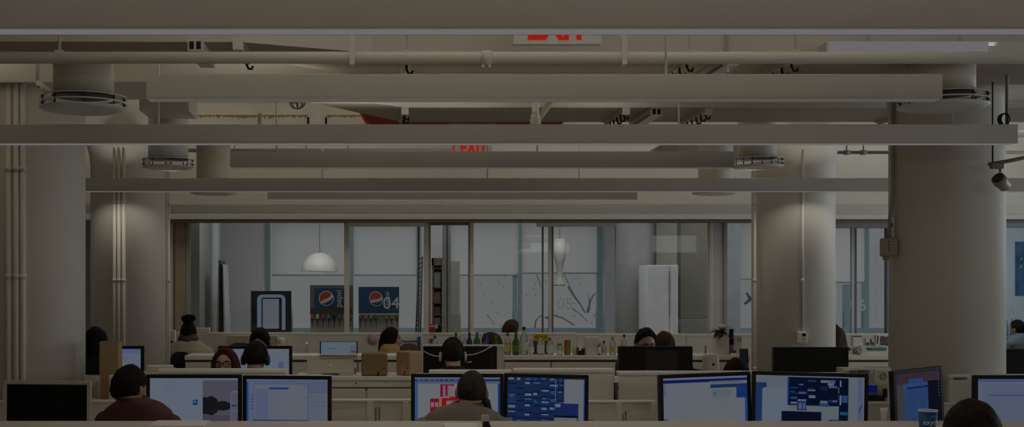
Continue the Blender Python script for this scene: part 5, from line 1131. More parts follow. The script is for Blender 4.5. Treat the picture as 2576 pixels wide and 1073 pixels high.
obj('lamp_shade', B().lathe([(r * 16 / F, (718 - v) * 16 / F) for r, v in pf], seg=28), glass('shade_glass', (0.85, 0.86, 0.84), 1.4, 0.72, (0.52, 0.52, 0.47), 0.1), t)
obj('cord', B().cyl((0, 0, (718 - 601) * 16 / F), (0, 0, CH - ZZ(718, 16) - 0.003), 0.004, seg=8), GREYP, t)
# leaning boards, small white box, lockers, shelves, wire rack
t = thing('leaning_board', 'tall dark edged board leaning behind the glass beside the grey wall', 'board', (XX(548, 15.6), 15.6, 0))
obj('board_core', B().prism_xz([(-0.045, 0), (0.0, 0), (0.022, ZZ(652, 15.6)), (0.008, ZZ(652, 15.6))], 0, 0.5), mat('board_tan', (0.32, 0.28, 0.20), 0.6), t)
obj('board_face', B().prism_xz([(0.004, 0), (0.055, 0), (0.034, ZZ(654, 15.6)), (0.024, ZZ(654, 15.6))], -0.01, 0.5), BLACK, t)
t = thing('leaning_board', 'pale board leaning right against the dark edged board behind the glass', 'board', (XX(566, 15.6), 15.62, 0))
obj('board_core', B().prism_xz([(0.0, 0), (0.05, 0), (-0.022, ZZ(664, 15.6)), (-0.032, ZZ(664, 15.6))], 0, 0.5), mat('board_pale', (0.44, 0.45, 0.48), 0.5), t)
t = thing('locker', 'white locker with a long handle slot behind the glass near the round column', 'locker', (XX(1667, 15.7), 15.7, 0))
hl = 39 * 15.7 / F
obj('locker_body', B().box(-hl, 0, 0, hl, 0.5, ZZ(666, 15.7), 0.005), mat('locker_white', (0.72, 0.73, 0.76), 0.4), t)
obj('locker_door', B().box(-hl + 0.005, -0.014, 0.05, XX(1683, 15.7) - XX(1667, 15.7), 0.0, ZZ(668, 15.7), 0.003), MATS['locker_white'], t)
obj('locker_door', B().box(XX(1685, 15.7) - XX(1667, 15.7), -0.014, 0.05, hl - 0.005, 0.0, ZZ(668, 15.7), 0.003), MATS['locker_white'], t)
obj('handle_slot', B().box(XX(1682.5, 15.7) - XX(1667, 15.7), -0.018, ZZ(795, 15.7), XX(1685, 15.7) - XX(1667, 15.7), -0.002, ZZ(682, 15.7)), mat('slot_tan', (0.25, 0.23, 0.19), 0.5), t)
tag(obj('low_cabinet', B().box(-0.20, -0.1, 0, 0.20, 0.1, ZZ(803, 15.9), 0.004), mat('cabinet_sage', (0.24, 0.25, 0.22), 0.6), None, (XX(1748, 15.9), 15.95, 0)), 'low sage cabinet in front of the dark slab behind the glass', 'cabinet')
t = thing('bookcase', 'brown wooden bookcase with boxes behind the glass door', 'bookcase', (XX(1101, 15.7), 15.7, 0))
hb = 12.5 * 15.7 / F; zt_ = ZZ(648, 15.7); WOOD = mat('wood_brown', (0.17, 0.11, 0.07), 0.6, 0.25, 12)
obj('case_frame', B().box(-hb, 0, 0, -hb + 0.012, 0.3, zt_).box(hb - 0.012, 0, 0, hb, 0.3, zt_).box(-hb, 0.29, 0, hb, 0.3, zt_).box(-hb, 0, zt_ - 0.1, hb, 0.3, zt_), WOOD, t)
for v in (673, 722, 760, 790, 815): obj('shelf', B().box(-hb, 0, ZZ(v, 15.7) - 0.012, hb, 0.29, ZZ(v, 15.7)), WOOD, t)
for v, m_, hh, lab in ((722, mat('glassy_teal', (0.32, 0.40, 0.40), 0.4), 0.20, 'pale teal box on the top shelf of the brown bookcase'), (760, KRAFTD, 0.14, 'brown box on the second shelf of the brown bookcase'), (790, WOOD, 0.10, 'dark brown box on the third shelf of the brown bookcase'), (815, mat('box_grey', (0.25, 0.25, 0.28), 0.6), 0.09, 'grey box on the lowest visible shelf of the brown bookcase')):
    tag(obj('storage_box', B().box(-hb + 0.02, 0, 0, hb - 0.025, 0.2, hh, 0.004), m_, None, (XX(1101, 15.7), 15.73, ZZ(v, 15.7) + 0.0005)), lab, 'box', 'boxes in the brown bookcase')
t = thing('locker', 'narrow grey cabinet with sloped foot right of the bookcase behind the glass door', 'locker', (XX(1146, 15.7), 15.7, 0))
obj('locker_body', B().box(-0.058, 0, 0, 0.058, 0.35, ZZ(656, 15.7), 0.004), mat('locker_grey', (0.36, 0.34, 0.31), 0.5), t)
obj('locker_foot', B().prism_xz([(-0.06, 0), (0.10, 0), (0.062, ZZ(790, 15.7)), (-0.06, ZZ(790, 15.7))], -0.03, 0.0), mat('foot_grey', (0.30, 0.30, 0.27), 0.5), t)
t = thing('window_post', 'grey steel post with a dark groove behind the glass door', 'post', (XX(1124, 15.3), 15.3, 0))
obj('post_body', B().box(-0.055, 0, 0, 0.05, 0.06, CH - 0.004), mat('post_grey', (0.36, 0.36, 0.36), 0.5), t); obj('groove', B().box(0.0, -0.004, 0, 0.012, 0.002, CH - 0.006), INK, t)
t = thing('wire_rack', 'folded black and white wire rack leaning behind the glass post', 'rack', (XX(1054, 15.2), 15.2, 0))
b = B(); b2 = B()
for k in range(26):
    z0 = 0.5 + k * 0.06; xo_ = -0.05 + 0.06 * k / 26
    b.tube([(xo_ - 0.02, 0, z0), (xo_ + 0.03, 0, z0 + 0.05)], 0.006, 5); b2.tube([(xo_ + 0.03, 0, z0 + 0.03), (xo_ - 0.01, 0, z0 + 0.06)], 0.006, 5)
obj('dark_wire', b, BLACK, t); obj('pale_wire', b2, PAPER, t)
obj('rail', B().tube([(-0.08, 0, 0), (0.0, 0, 2.06)], 0.010, 6).tube([(-0.01, 0, 0), (0.045, 0, 2.06)], 0.008, 6), DKMETAL, t)
# poster and bottles on the blue wall at the right edge
t = thing('wall_poster', 'blue poster with white brush shapes on the pale blue wall', 'poster', (XX(2600, 17.05), 17.095, ZZ(672, 17.05)))
px_ = lambda u: XX(u, 17.05) - XX(2600, 17.05); pz_ = lambda v: ZZ(v, 17.05) - ZZ(672, 17.05)
obj('sheet', B().box(px_(2558), -0.01, pz_(742), px_(2640), 0, pz_(607)), mat('poster_blue', (0.05, 0.14, 0.30), 0.5, 0.4, 5), t)
RZ = random.Random(9)
for k in range(9):
    u, v = RZ.uniform(2562, 2625), RZ.uniform(650, 735); a = RZ.uniform(-0.6, 0.6)
    obj('brush_mark', B().prism_xz([(px_(u), pz_(v)), (px_(u + 4), pz_(v - 1)), (px_(u + 6 + 8 * a), pz_(v - 22)), (px_(u + 3 + 8 * a), pz_(v - 23))], -0.013, -0.009), mat('brush_white', (0.42, 0.52, 0.60), 0.6), t)
t = thing('side_table', 'low grey blue shelf under the pale blue wall', 'shelf', (XX(2560, 16.4), 16.4, 0))
obj('shelf_top', B().box(-0.6, -0.25, 0.97, 1.2, 0.25, 1.0), mat('blue_shelf', (0.22, 0.30, 0.34), 0.5), t); obj('shelf_body', B().box(-0.58, -0.2, 0, 1.18, 0.2, 0.97), MATS['blue_shelf'], t)
for k, (u, v) in enumerate(((2532, 800), (2545, 796))):
    bottle(u, v, 16.35, 9, 1.0, ('first tall teal bottle from the column on the grey blue shelf', 'second tall teal bottle from the column on the grey blue shelf')[k], mat('bottle_teal', (0.12, 0.32, 0.42), 0.3), None, None, group='teal bottles behind the glass')
# bare tree outside
BARK = mat('bark_bluegrey', (0.42, 0.52, 0.56), 0.8)
t = thing('bare_tree', 'bare winter branches outside the windows behind the glass number 05', 'tree', (XX(1420, 24), 24.0, -2.0))
def br(pts, r, u_=1420):
    b = B().tube([Vector((XX(u, 24) - XX(1420, 24), dy, ZZ(v, 24) + 2.0)) for u, v, dy in pts], [r * (1 - 0.6 * i / (len(pts) - 1)) for i in range(len(pts))], 6)
    obj('branch', b, BARK, t)
obj('trunk', B().tube([(0, 0.6, 0), (0.1, 0.5, 1.8), (-0.3, 0.3, 2.6)], [0.10, 0.07, 0.04], 8), BARK, t)
br([(1380, 800, .3), (1395, 792, .2), (1420, 800, .1), (1445, 818, 0)], 0.028); br([(1345, 835, .1), (1350, 805, .1), (1362, 794, .2), (1380, 800, .3)], 0.020)
br([(1430, 720, 0), (1445, 745, 0), (1458, 762, 0), (1472, 786, 0)], 0.030); br([(1478, 786, 0), (1484, 760, 0), (1492, 742, 0), (1502, 735, 0)], 0.026); br([(1484, 765, 0), (1480, 745, 0)], 0.018)
br([(1440, 775, 0), (1462, 792, 0), (1478, 808, 0)], 0.014); br([(1420, 690, 0), (1440, 735, 0)], 0.012); br([(1350, 690, 0), (1365, 730, 0)], 0.012); br([(1225, 790, 0), (1245, 815, 0)], 0.010)
RT = random.Random(21)
for k in range(40):
    u, v = RT.uniform(1200, 1500), RT.uniform(695, 825); a = RT.uniform(-2, 2)
    br([(u, v, .2), (u + 4 * math.cos(a) + 1, v + 4 * math.sin(a), .2), (u + 10 * math.cos(a), v + 10 * math.sin(a), .2)], 0.006)
t = thing('bare_tree', 'dark forked branch outside the window left of the second right column', 'tree', (XX(1888, 24), 24.0, -2.0))
for pts in (((1888, 752), (1878, 736)), ((1888, 752), (1873, 764)), ((1888, 752), (1912, 757))):
    obj('branch', B().tube([Vector((XX(u, 24) - XX(1888, 24), 0, ZZ(v, 24) + 2.0)) for u, v in pts], [0.035, 0.022], 6), mat('bark_navy', (0.22, 0.28, 0.36), 0.8), t)
obj('trunk', B().tube([(0.3, 0.1, 0), (0.25, 0.05, 2.0), (0.2, 0, ZZ(757, 24) + 2.0)], [0.08, 0.05, 0.035], 8), BARK, t)
struct('ground', B().box(-15, 18.9, -2.1, 25, 40, -2.0), mat('street', (0.4, 0.4, 0.42), 0.8))

# ------------------------------------------------------------------ people
SKIN = {'light': mat('skin_light', (0.50, 0.30, 0.20), 0.5, 0.06, 20), 'tan': mat('skin_tan', (0.36, 0.20, 0.12), 0.5, 0.06, 20), 'brown': mat('skin_brown', (0.17, 0.09, 0.05), 0.5, 0.06, 20), 'dark': mat('skin_dark', (0.05, 0.03, 0.02), 0.5, 0.06, 20)}
def hairm(name, c): return mat(name, tuple(x * 0.8 for x in c), 0.6, 0.45, 1.0, spec=0.10, bump=0.6, bscale=3.0, stretch=(70, 70, 7))
HB = hairm('hair_black', (0.010, 0.008, 0.007)); HBR = hairm('hair_brown', (0.055, 0.030, 0.016)); HDB = hairm('hair_dark_brown', (0.026, 0.016, 0.010)); HRED = hairm('hair_red', (0.075, 0.013, 0.015)); HGR = hairm('hair_greying', (0.045, 0.035, 0.027))

def head_r(d):
    """radius of a head along unit direction d (face towards +Y), metres"""
    a, bf, bb, c = 0.076, 0.094, 0.102, 0.116
    bq = bf if d.y > 0 else bb
    r = 1.0 / math.sqrt((d.x / a) ** 2 + (d.y / bq) ** 2 + (d.z / c) ** 2)
    p = d * r
    if p.z < 0:                                                   # jaw: narrower towards the chin, flatter at the nape
        k = min(1.0, -p.z / 0.116)
        p.x *= 1 - 0.30 * k ** 1.4
        if p.y < 0: p.y *= 1 - 0.42 * k
    g = lambda x0, z0, sx, sz: math.exp(-((p.x - x0) / sx) ** 2 - ((p.z - z0) / sz) ** 2)
    if p.y > 0.02:
        p.y += 0.024 * g(0, -0.030, 0.012, 0.016) + 0.012 * g(0, -0.010, 0.010, 0.022)       # nose
        p.y -= 0.011 * (g(0.032, 0.008, 0.016, 0.012) + g(-0.032, 0.008, 0.016, 0.012))       # eye sockets
        p.y += 0.005 * (g(0.03, 0.028, 0.022, 0.008) + g(-0.03, 0.028, 0.022, 0.008))         # brow
        p.y += 0.006 * g(0, -0.064, 0.022, 0.005) + 0.006 * g(0, -0.074, 0.018, 0.006) - 0.003 * g(0, -0.069, 0.024, 0.0025)
        p.y += 0.010 * g(0, -0.100, 0.022, 0.014)                                              # chin
        p.y += 0.004 * (g(0.045, -0.025, 0.02, 0.02) + g(-0.045, -0.025, 0.02, 0.02))          # cheeks
    return p
def dirs(n=36, mth=28):
    for i in range(mth + 1):
        th = PI * i / mth
        yield [Vector((math.sin(th) * math.sin(2 * PI * k / n), math.sin(th) * math.cos(2 * PI * k / n), -math.cos(th))) if 0 < i < mth else Vector((0.001 * math.sin(2 * PI * k / n), 0.001 * math.cos(2 * PI * k / n), -1 if i == 0 else 1)).normalized() for k in range(n)]
def head_into(b, M, mi=0):
    b.rings([[M @ head_r(d) for d in row] for row in dirs()], mi)
    for s in (-1, 1):
        b.ball((0, 0, 0), 0.011, 0.020, 0.031, 12, mi, M @ Matrix.Translation((s * 0.079, -0.008, -0.004)) @ Matrix.Rotation(s * 0.25, 4, 'Z'))
def hairline(phi, style):
    """lowest height of hair, phi = 0 at the face, pi at the nape"""
    f = abs(phi)
    if style == 'receding': pts = [(0, 0.080), (0.6, 0.066), (1.1, 0.030), (1.6, -0.015), (2.2, -0.060), (PI, -0.078)]
    elif style in ('bob', 'long', 'bun'): pts = [(0, 0.070), (0.4, 0.056), (0.8, 0.010), (1.1, -0.05), (1.6, -0.085), (PI, -0.10)]
    else: pts = [(0, 0.066), (0.7, 0.052), (1.05, 0.020), (1.5, -0.020), (2.0, -0.058), (PI, -0.080)]
    for (a, za), (c, zc) in zip(pts, pts[1:]):
        if f <= c: return za + (zc - za) * (f - a) / (c - a)
    return pts[-1][1]
def hair_into(b, M, style, thick, seed, wild=0.0):
    rows = []
    for row in dirs(44, 34):
        rr = []
        for d in row:
            p = head_r(d); phi = math.atan2(d.x, d.y)
            k = max(0.0, min(1.0, (p.z - hairline(phi, style)) / 0.030))
            up = 0.6 + 0.4 * max(0, d.z)
            nz = noise.noise(Vector((d.x * 4 + seed, d.y * 4, d.z * 4))) * 0.5 + noise.noise(Vector((d.x * 11 + seed, d.y * 11, d.z * 11))) * (0.3 + wild)
            q = p + d * (k * thick * (up + nz * 0.55) - (1 - k) * 0.012)
            rr.append(M @ q)
        rows.append(rr)
    b.rings(rows)
def drape_into(b, M, z_top, z_bot, span=2.0, rx=0.098, ry=0.118, flare=1.0, back=0.0, front=0.0):
    """closed crescent of hair hanging behind and beside the head"""
    n = 22; rings = []
    m = 10
    for j in range(m + 1):
        f = j / m; z = z_top + (z_bot - z_top) * f
        s_ = (1.0 + (flare - 1.0) * f) * min(1.0, math.sqrt(max(0.12, 1 - (max(z, 0) / 0.132) ** 2))); taper = 1.0 if f < 0.85 else 1 - (f - 0.85) * 2.2
        out = []; inn = []
        for i in range(n + 1):
            a = PI - span + 2 * span * i / n
            wv = 1 + 0.03 * math.sin(a * 9 + z * 40)
            out.append(M @ Vector((rx * s_ * taper * wv * math.sin(a), ry * s_ * taper * wv * math.cos(a) - back * f + front * f, z)))
            inn.append(M @ Vector((rx * s_ * 0.62 * math.sin(a), ry * s_ * 0.62 * math.cos(a) - back * f + front * f, z)))
        rings.append(out + inn[::-1])
    b.rings(rings)
def remesh(o, vox, smooth=4):
    m = o.modifiers.new('skin_surface', 'REMESH'); m.mode = 'VOXEL'; m.voxel_size = vox; m.use_smooth_shade = True
    if smooth:
        k = o.modifiers.new('soften', 'SMOOTH'); k.iterations = smooth; k.factor = 0.5

def person(u, v, Y, label, skin='light', hair=HB, style='short', shirt=None, facing='away', yaw=0.0, pitch=0.12, roll=0.0, lean=(0.0, 0.0), sh=1.0, hs=1.0, thick=0.016, long=None, bun=False, seated=True,
           shoulder_drop=0.0, arms='desk', vox=0.008, scarf=None, glasses=False, beard=False, pants=None, body_yaw=None, wild=0.0, chair=True, vis_face=False, nape=None):
    ztop = ZZ(v, Y); x = XX(u, Y)
    rz = {'away': 0.0, 'toward': PI, 'right': -PI / 2, 'left': PI / 2}[facing] + yaw
    t = thing('person', label, 'person', (x, Y, 0), rz)
    hz = ztop - (0.116 + thick * 0.8) * hs
    # head frame: pivot at the neck top
    pv = Vector((0, -0.02, hz - 0.10 * hs))
    H = Matrix.Translation((0, 0, hz)) @ Matrix.Translation(pv - Vector((0, 0, hz))) @ Matrix.Rotation(roll, 4, 'Y') @ Matrix.Rotation(-pitch, 4, 'X') @ Matrix.Translation(Vector((0, 0, hz)) - pv) @ Matrix.Scale(hs, 4)
    topz = max((H @ (head_r(d) + d * thick)).z for row in dirs(12, 12) for d in row)
    H = Matrix.Translation((0, 0, ztop - topz)) @ H
    nb = H @ Vector((0, -0.035, -0.10))
    zs = nb.z - 0.012 - shoulder_drop                           # shoulder line
    bx, by = lean
    cx, cy = bx, by - 0.02
    z0 = max(0.36, zs - 0.52)                                   # seat
    def ring(c, rx, ry, z, n=24, e=2.4):
        out = []
        for i in range(n):
            a = 2 * PI * i / n; co, si = math.cos(a), math.sin(a)
            out.append(Vector((c[0] + rx * abs(co) ** (2 / e) * (1 if co > 0 else -1), c[1] + ry * abs(si) ** (2 / e) * (1 if si > 0 else -1), z)))
        return out
    def torso(b, inf, top=True, mi=0):
        T = [(-0.02, 0.165, 0.125, -0.06), (0.10, 0.170, 0.125, -0.05), (0.24, 0.158, 0.112, -0.03), (zs - z0 - 0.16, 0.178, 0.118, 0.0), (zs - z0 - 0.06, 0.190, 0.108, 0.0), (zs - z0 - 0.005, 0.165, 0.088, 0.0), (zs - z0 + 0.03, 0.110, 0.074, 0.0)]
        rs = [ring((cx * min(1, f_ / 0.4 if f_ < 0.4 else 1), cy + dy, 0), (rx * sh + inf), ry + inf, z0 + f_) for f_, rx, ry, dy in T]
        nk = Vector((cx, cy, zs + 0.045))
        rs.append(ring(nk, 0.066 + inf * 1.2, 0.062 + inf * 1.2, zs + 0.045, e=2.0))
        if top:
            for f_ in (0.4, 0.75, 1.0):
                c_ = nk.lerp(nb, f_); rs.append(ring(c_, 0.056, 0.060, zs + 0.045 + max(0.012, nb.z - zs - 0.045) * f_ + 0.006 * f_, e=2.0))
            c_ = H @ Vector((0, -0.02, -0.04)); rs.append(ring(c_, 0.050, 0.055, c_.z, e=2.0))
        else:
            rs.append(ring(nk, 0.04, 0.045, zs + 0.046, e=2.0))
        b.rings(rs, mi)
    sx = 0.188 * sh
    hands = []
    def limbs(b, inf, mi=0, fore=1.0):
        for s in (-1, 1):
            S_ = Vector((cx + s * sx, cy, zs - 0.080)); El = Vector((cx + s * (sx + 0.055), cy + 0.08, zs - 0.31)); W_ = Vector((cx + s * 0.14, cy + 0.26, max(0.775, zs - 0.33)))
            if arms == 'wide': El = Vector((cx + s * (sx + 0.10), cy + 0.10, zs - 0.27))
            b.ball(S_, 0.056 + inf, 0.056 + inf, 0.052 + inf, 14, mi)
            b.tube([S_, S_.lerp(El, 0.5), El], [0.052 + inf, 0.046 + inf, 0.040 + inf], 12, mi); b.ball(El, 0.040 + inf, seg=12, mi=mi)
            E2 = El.lerp(W_, fore)
            b.tube([El, El.lerp(E2, 0.4), E2], [0.040 + inf, 0.038 + inf, 0.027 + inf * 1.2], 12, mi)
            hands.append((s, El, W_))
    def hand(b, s, El, W_, mi=0):
        d = (W_ - El); d.z = 0; d.normalize(); sd = Vector((d.y, -d.x, 0)) * s
        palm = W_ + d * 0.045 + Vector((0, 0, -0.005))
        b.tube([W_, W_ + d * 0.02, palm, W_ + d * 0.085], [0.026, 0.030, 0.036, 0.030], 12, mi, flat=0.45)
        for i, L in enumerate((0.068, 0.078, 0.072, 0.056)):
            o = W_ + d * 0.082 + sd * (0.030 - 0.0205 * i)
            k = d + sd * (0.10 - 0.07 * i)
            b.tube([o, o + k * L * 0.45 + Vector((0, 0, 0.006)), o + k * L * 0.8, o + k * L + Vector((0, 0, -0.012))], [0.0095, 0.009, 0.008, 0.006], 8, mi)
        o = W_ + d * 0.03 + sd * 0.028
        b.tube([o, o + sd * 0.028 + d * 0.022, o + sd * 0.036 + d * 0.052], [0.012, 0.010, 0.008], 8, mi)
    def legs(b, inf, mi=0, down=1.0):
        for s in (-1, 1):
            Hp = Vector((cx * 0.2 + s * 0.09, cy - 0.04, z0 + 0.05)); K = Vector((s * 0.12, cy + 0.36, max(0.46, z0 + 0.05))); A = Vector((s * 0.12, cy + 0.34, 0.09)); Tt = Vector((s * 0.13, cy + 0.51, 0.035))
            b.tube([Hp, Hp.lerp(K, 0.5), K], [0.082 + inf, 0.072 + inf, 0.056 + inf], 14, mi); b.ball(K, 0.056 + inf, seg=12, mi=mi)
            A2 = K.lerp(A, down)
            b.tube([K, K.lerp(A2, 0.35), A2], [0.054 + inf, 0.054 + inf, 0.036 + inf], 12, mi)
            if down == 1.0 and not inf: b.tube([A + Vector((0, -0.05, -0.05)), A + Vector((0, 0.02, -0.045)), Tt], [0.036, 0.040, 0.030], 10, mi)
    b = B(); head_into(b, H); torso(b, 0.0); limbs(b, 0.0); hs_ = list(hands)
    for h in hs_[:2]: hand(b, *h)
    legs(b, 0.0)
    body = obj('body', b, SKIN[skin], t); remesh(body, vox, 3)
    # clothing
    b = B(); torso(b, 0.013, False); limbs(b, 0.010, 0, 0.92)
    so = obj('shirt', b, shirt, t); remesh(so, vox + 0.001, 5)
    b = B(); legs(b, 0.012, 0, 0.93); b.ball((cx * 0.2, cy - 0.06, z0 + 0.05), 0.185, 0.14, 0.09, 18)
    po = obj('trousers', b, pants or mat('trousers_dark', (0.03, 0.03, 0.04), 0.7), t); remesh(po, 0.012, 3)
    b = B()
    for s in (-1, 1):
        A = Vector((s * 0.12, cy + 0.34, 0.05)); b.tube([A + Vector((0, -0.06, 0)), A + Vector((0, 0.0, 0.005)), A + Vector((0, 0.10, 0)), A + Vector((s * 0.01, 0.19, -0.01))], [0.040, 0.048, 0.045, 0.034], 12, flat=0.9)
    obj('shoes', b, BLACK, t)
    # collar
    if scarf is None and shirt is not None:
        nk = Vector((cx, cy, zs + 0.045)); c_ = nk.lerp(nb, 0.28)
        b = B(); b.rings([ring(nk, 0.090, 0.084, zs + 0.030, e=2), ring(c_, 0.071, 0.072, zs + 0.060, e=2), ring(c_, 0.065, 0.066, zs + 0.061, e=2), ring(nk, 0.078, 0.072, zs + 0.03, e=2)], cap=False)
        obj('collar', b, shirt, t)
    # hair
    if style != 'none':
        b = B(); hair_into(b, H, style, thick, u % 17, wild)
        if long: drape_into(b, H, 0.095, *long)
        if bun:
            for dx, dz, r in ((-0.034, 0.158, 0.042), (0.036, 0.162, 0.044), (0.0, 0.135, 0.06), (0.0, 0.172, 0.036)): b.ball((0, 0, 0), r, r * 0.9, r * 0.85, 12, 0, H @ Matrix.Translation((dx, -0.02, dz)))
        ho = obj('hair', b, hair, t)
        if long or bun: remesh(ho, 0.006, 2)
    # face
    if facing != 'away' or vis_face:
        for s in (-1, 1):
            e = obj('eye', B().ball((0, 0, 0), 0.0115, 0.006, 0.0052, 14, 0, H @ Matrix.Translation((s * 0.032, 0.0800, 0.007))), mat('eye_white', (0.34, 0.30, 0.27), 0.3), t)
            obj('iris', B().ball((0, 0, 0), 0.0050, 0.0025, 0.0047, 12, 0, H @ Matrix.Translation((s * 0.032, 0.0846, 0.0068))), mat('iris_dark', (0.03, 0.018, 0.012), 0.2), e)
            obj('eyebrow', B().tube([H @ Vector((s * 0.014, 0.094, 0.026)), H @ Vector((s * 0.032, 0.091, 0.031)), H @ Vector((s * 0.050, 0.078, 0.026))], [0.003, 0.0042, 0.002], 6), hair, t)
        obj('lips', B().tube([H @ Vector((-0.022, 0.084, -0.068)), H @ Vector((0, 0.0945, -0.067)), H @ Vector((0.022, 0.084, -0.068))], [0.002, 0.0055, 0.002], 8), mat('lip_rose', (0.30, 0.11, 0.09), 0.45), t)
    if beard:
        b = B(); rows = []
        for row in dirs(40, 30):
            rr = []
            for d in row:
                p = head_r(d); ok = p.z < -0.045 + 0.05 * max(0, abs(math.atan2(d.x, d.y)) - 0.55) and d.y > -0.15 and p.z > -0.125
                rr.append(H @ (p + d * (0.009 if ok else -0.012)))
            rows.append(rr)
        b.rings(rows); obj('beard', b, hair, t)
    if glasses:
        b = B()
        for s in (-1, 1):
            c_ = [(0.010, 0.016), (0.030, 0.020), (0.052, 0.017), (0.056, 0.004), (0.050, -0.013), (0.032, -0.018), (0.014, -0.014), (0.009, 0.002), (0.010, 0.016)]
            b.tube([H @ Vector((s * a_, 0.104 - 0.10 * a_ * a_ * 10, 0.006 + z_)) for a_, z_ in c_], 0.0032, 6)
            b.tube([H @ Vector((s * 0.055, 0.075, 0.014)), H @ Vector((s * 0.079, 0.055, 0.014)), H @ Vector((s * 0.083, -0.01, 0.010))], 0.0025, 6)
        b.tube([H @ Vector((-0.011, 0.104, 0.012)), H @ Vector((0.011, 0.104, 0.012))], 0.0028, 6)
        g = obj('glasses', b, BLACK, t)
        obj('lenses', B().rings([[H @ Vector((s_ * 0.032 + 0.020 * math.cos(a), 0.0985, 0.007 + 0.016 * math.sin(a))) for a in [2 * PI * i / 16 for i in range(16)]] for s_ in (-1,) for _ in (0,)] * 2, cap=True), GLASS, g) if False else None
    if scarf is not None:
        nk = Vector((cx, cy, zs + 0.06)); b = B()
        for dz, r, tr in ((-0.006, 0.086, 0.020), (0.014, 0.076, 0.019), (0.034, 0.068, 0.016)):
            b.tube([nk + Vector((r * math.cos(2 * PI * i / 24), r * 0.9 * math.sin(2 * PI * i / 24), dz + 0.006 * math.sin(5 * 2 * PI * i / 24))) for i in range(25)], tr, 10)
        obj('scarf', b, scarf, t)
    if chair and seated: CHAIRS.append((x, Y, rz, z0, cy, label))
    t['zs'] = zs; del t['zs']
    return t, H, Vector((x, Y, 0)), rz, zs, z0
CHAIRS = []
PURPLE = mat('shirt_purple', (0.075, 0.022, 0.028), 0.75, 0.12, 10, bump=0.25, bscale=14)
def stripe_mat():
    m = mat('shirt_grey_striped', (0.20, 0.17, 0.145), 0.75, 0.05, 6)
    nt = m.node_tree; b_ = nt.nodes['Principled BSDF']
    tc = nt.nodes.new('ShaderNodeTexCoord'); wv = nt.nodes.new('ShaderNodeTexWave'); wv.bands_direction = 'Z'; wv.inputs['Scale'].default_value = 28; wv.inputs['Distortion'].default_value = 1.0
    cr = nt.nodes.new('ShaderNodeValToRGB'); cr.color_ramp.elements[0].color = (0.15, 0.125, 0.105, 1); cr.color_ramp.elements[1].color = (0.22, 0.19, 0.165, 1)
    nt.links.new(tc.outputs['Object'], wv.inputs['Vector']); nt.links.new(wv.outputs['Fac'], cr.inputs['Fac']); nt.links.new(cr.outputs['Color'], b_.inputs['Base Color'])
    return m
GREYSH = stripe_mat()
BLKSH = mat('shirt_black', (0.012, 0.012, 0.014), 0.8, 0.1); YELSW = mat('sweater_mustard', (0.36, 0.22, 0.06), 0.8, 0.08, 20, bump=0.3, bscale=120); WHSW = mat('sweater_offwhite', (0.52, 0.46, 0.35), 0.85, 0.10, 16, bump=0.3, bscale=120); NAVYSH = mat('shirt_navy', (0.03, 0.03, 0.05), 0.8, 0.1); BLUSH = mat('shirt_bluegrey', (0.12, 0.17, 0.20), 0.8, 0.1)
SCARF = mat('scarf_pattern', (0.10, 0.07, 0.075), 0.8, 0.9, 60)
person(320, 917, 6.25, 'man in a dark purple shirt seen from behind leaning toward his screens', 'tan', HB, 'short', PURPLE, 'away', yaw=-0.45, pitch=0.30, roll=-0.10, lean=(0.085, 0.0), sh=1.08, vox=0.006, shoulder_drop=-0.015, thick=0.017, hs=1.04)
pm = person(1185, 931, 6.30, 'man in a grey striped shirt seen from behind holding a phone to his ear', 'tan', HGR, 'short', GREYSH, 'away', pitch=0.22, roll=0.05, lean=(-0.04, 0.0), sh=1.10, vox=0.006, thick=0.007, arms='wide')
person(2448, 1001, 4.10, 'person with dark brown hair whose head rises at the lower right corner', 'light', HDB, 'bob', NAVYSH, 'away', pitch=0.05, vox=0.007, thick=0.022, hs=1.0, long=(-0.13, 2.0, 0.088, 0.108, 0.9))
person(569, 872, 8.42, 'red haired woman with black glasses peering over the pale partition', 'light', HRED, 'bob', BLKSH, 'toward', pitch=-0.10, roll=0.06, yaw=-0.12, thick=0.020, long=(-0.16, 2.32, 0.098, 0.114, 1.14), glasses=True, vox=0.007)
p5_ = person(643, 857, 8.92, 'man with brown hair and blue headphones facing a white screen', 'light', HDB, 'short', NAVYSH, 'away', pitch=0.10, yaw=-0.2, thick=0.013, shoulder_drop=0.03)
p6_ = person(1139, 850, 8.92, 'balding man with white headphones facing the black monitor', 'light', HDB, 'short', BLKSH, 'away', pitch=0.10, thick=0.010, yaw=0.02, shoulder_drop=0.03)
person(658, 822, 10.30, 'black haired person looking down behind the white screen', 'light', HB, 'bob', NAVYSH, 'toward', pitch=0.50, thick=0.018, yaw=-0.15)
person(474, 807, 11.95, 'woman with a black hair bun in an off white sweater and patterned scarf', 'dark', HB, 'bun', WHSW, 'away', pitch=0.02, thick=0.014, bun=True, scarf=SCARF, hs=0.96, chair=False)
person(240, 820, 8.90, 'person in black with dark hair half hidden behind the near left column', 'light', HB, 'bob', BLKSH, 'away', pitch=0.05, thick=0.022, long=(-0.2, 1.8, 0.09, 0.11, 1.0), sh=0.8)
person(984, 821, 12.15, 'woman with long black hair in a mustard sweater seen from the side', 'tan', HB, 'long', YELSW, 'right', pitch=0.0, yaw=0.1, thick=0.018, long=(-0.34, 1.75, 0.092, 0.112, 1.15, 0.03), vox=0.007, shoulder_drop=-0.035)
person(1243, 834, 12.25, 'brown haired person partly hidden behind the blue and green bottles', 'light', HBR, 'bob', NAVYSH, 'left', pitch=0.25, thick=0.02, long=(-0.12, 1.8, 0.095, 0.11, 1.05))
person(1288, 802, 13.55, 'woman with brown hair turned right just in front of the glass wall', 'light', HBR, 'long', BLKSH, 'right', pitch=0.0, yaw=0.15, thick=0.020, long=(-0.26, 1.9, 0.098, 0.116, 1.12), vox=0.007)
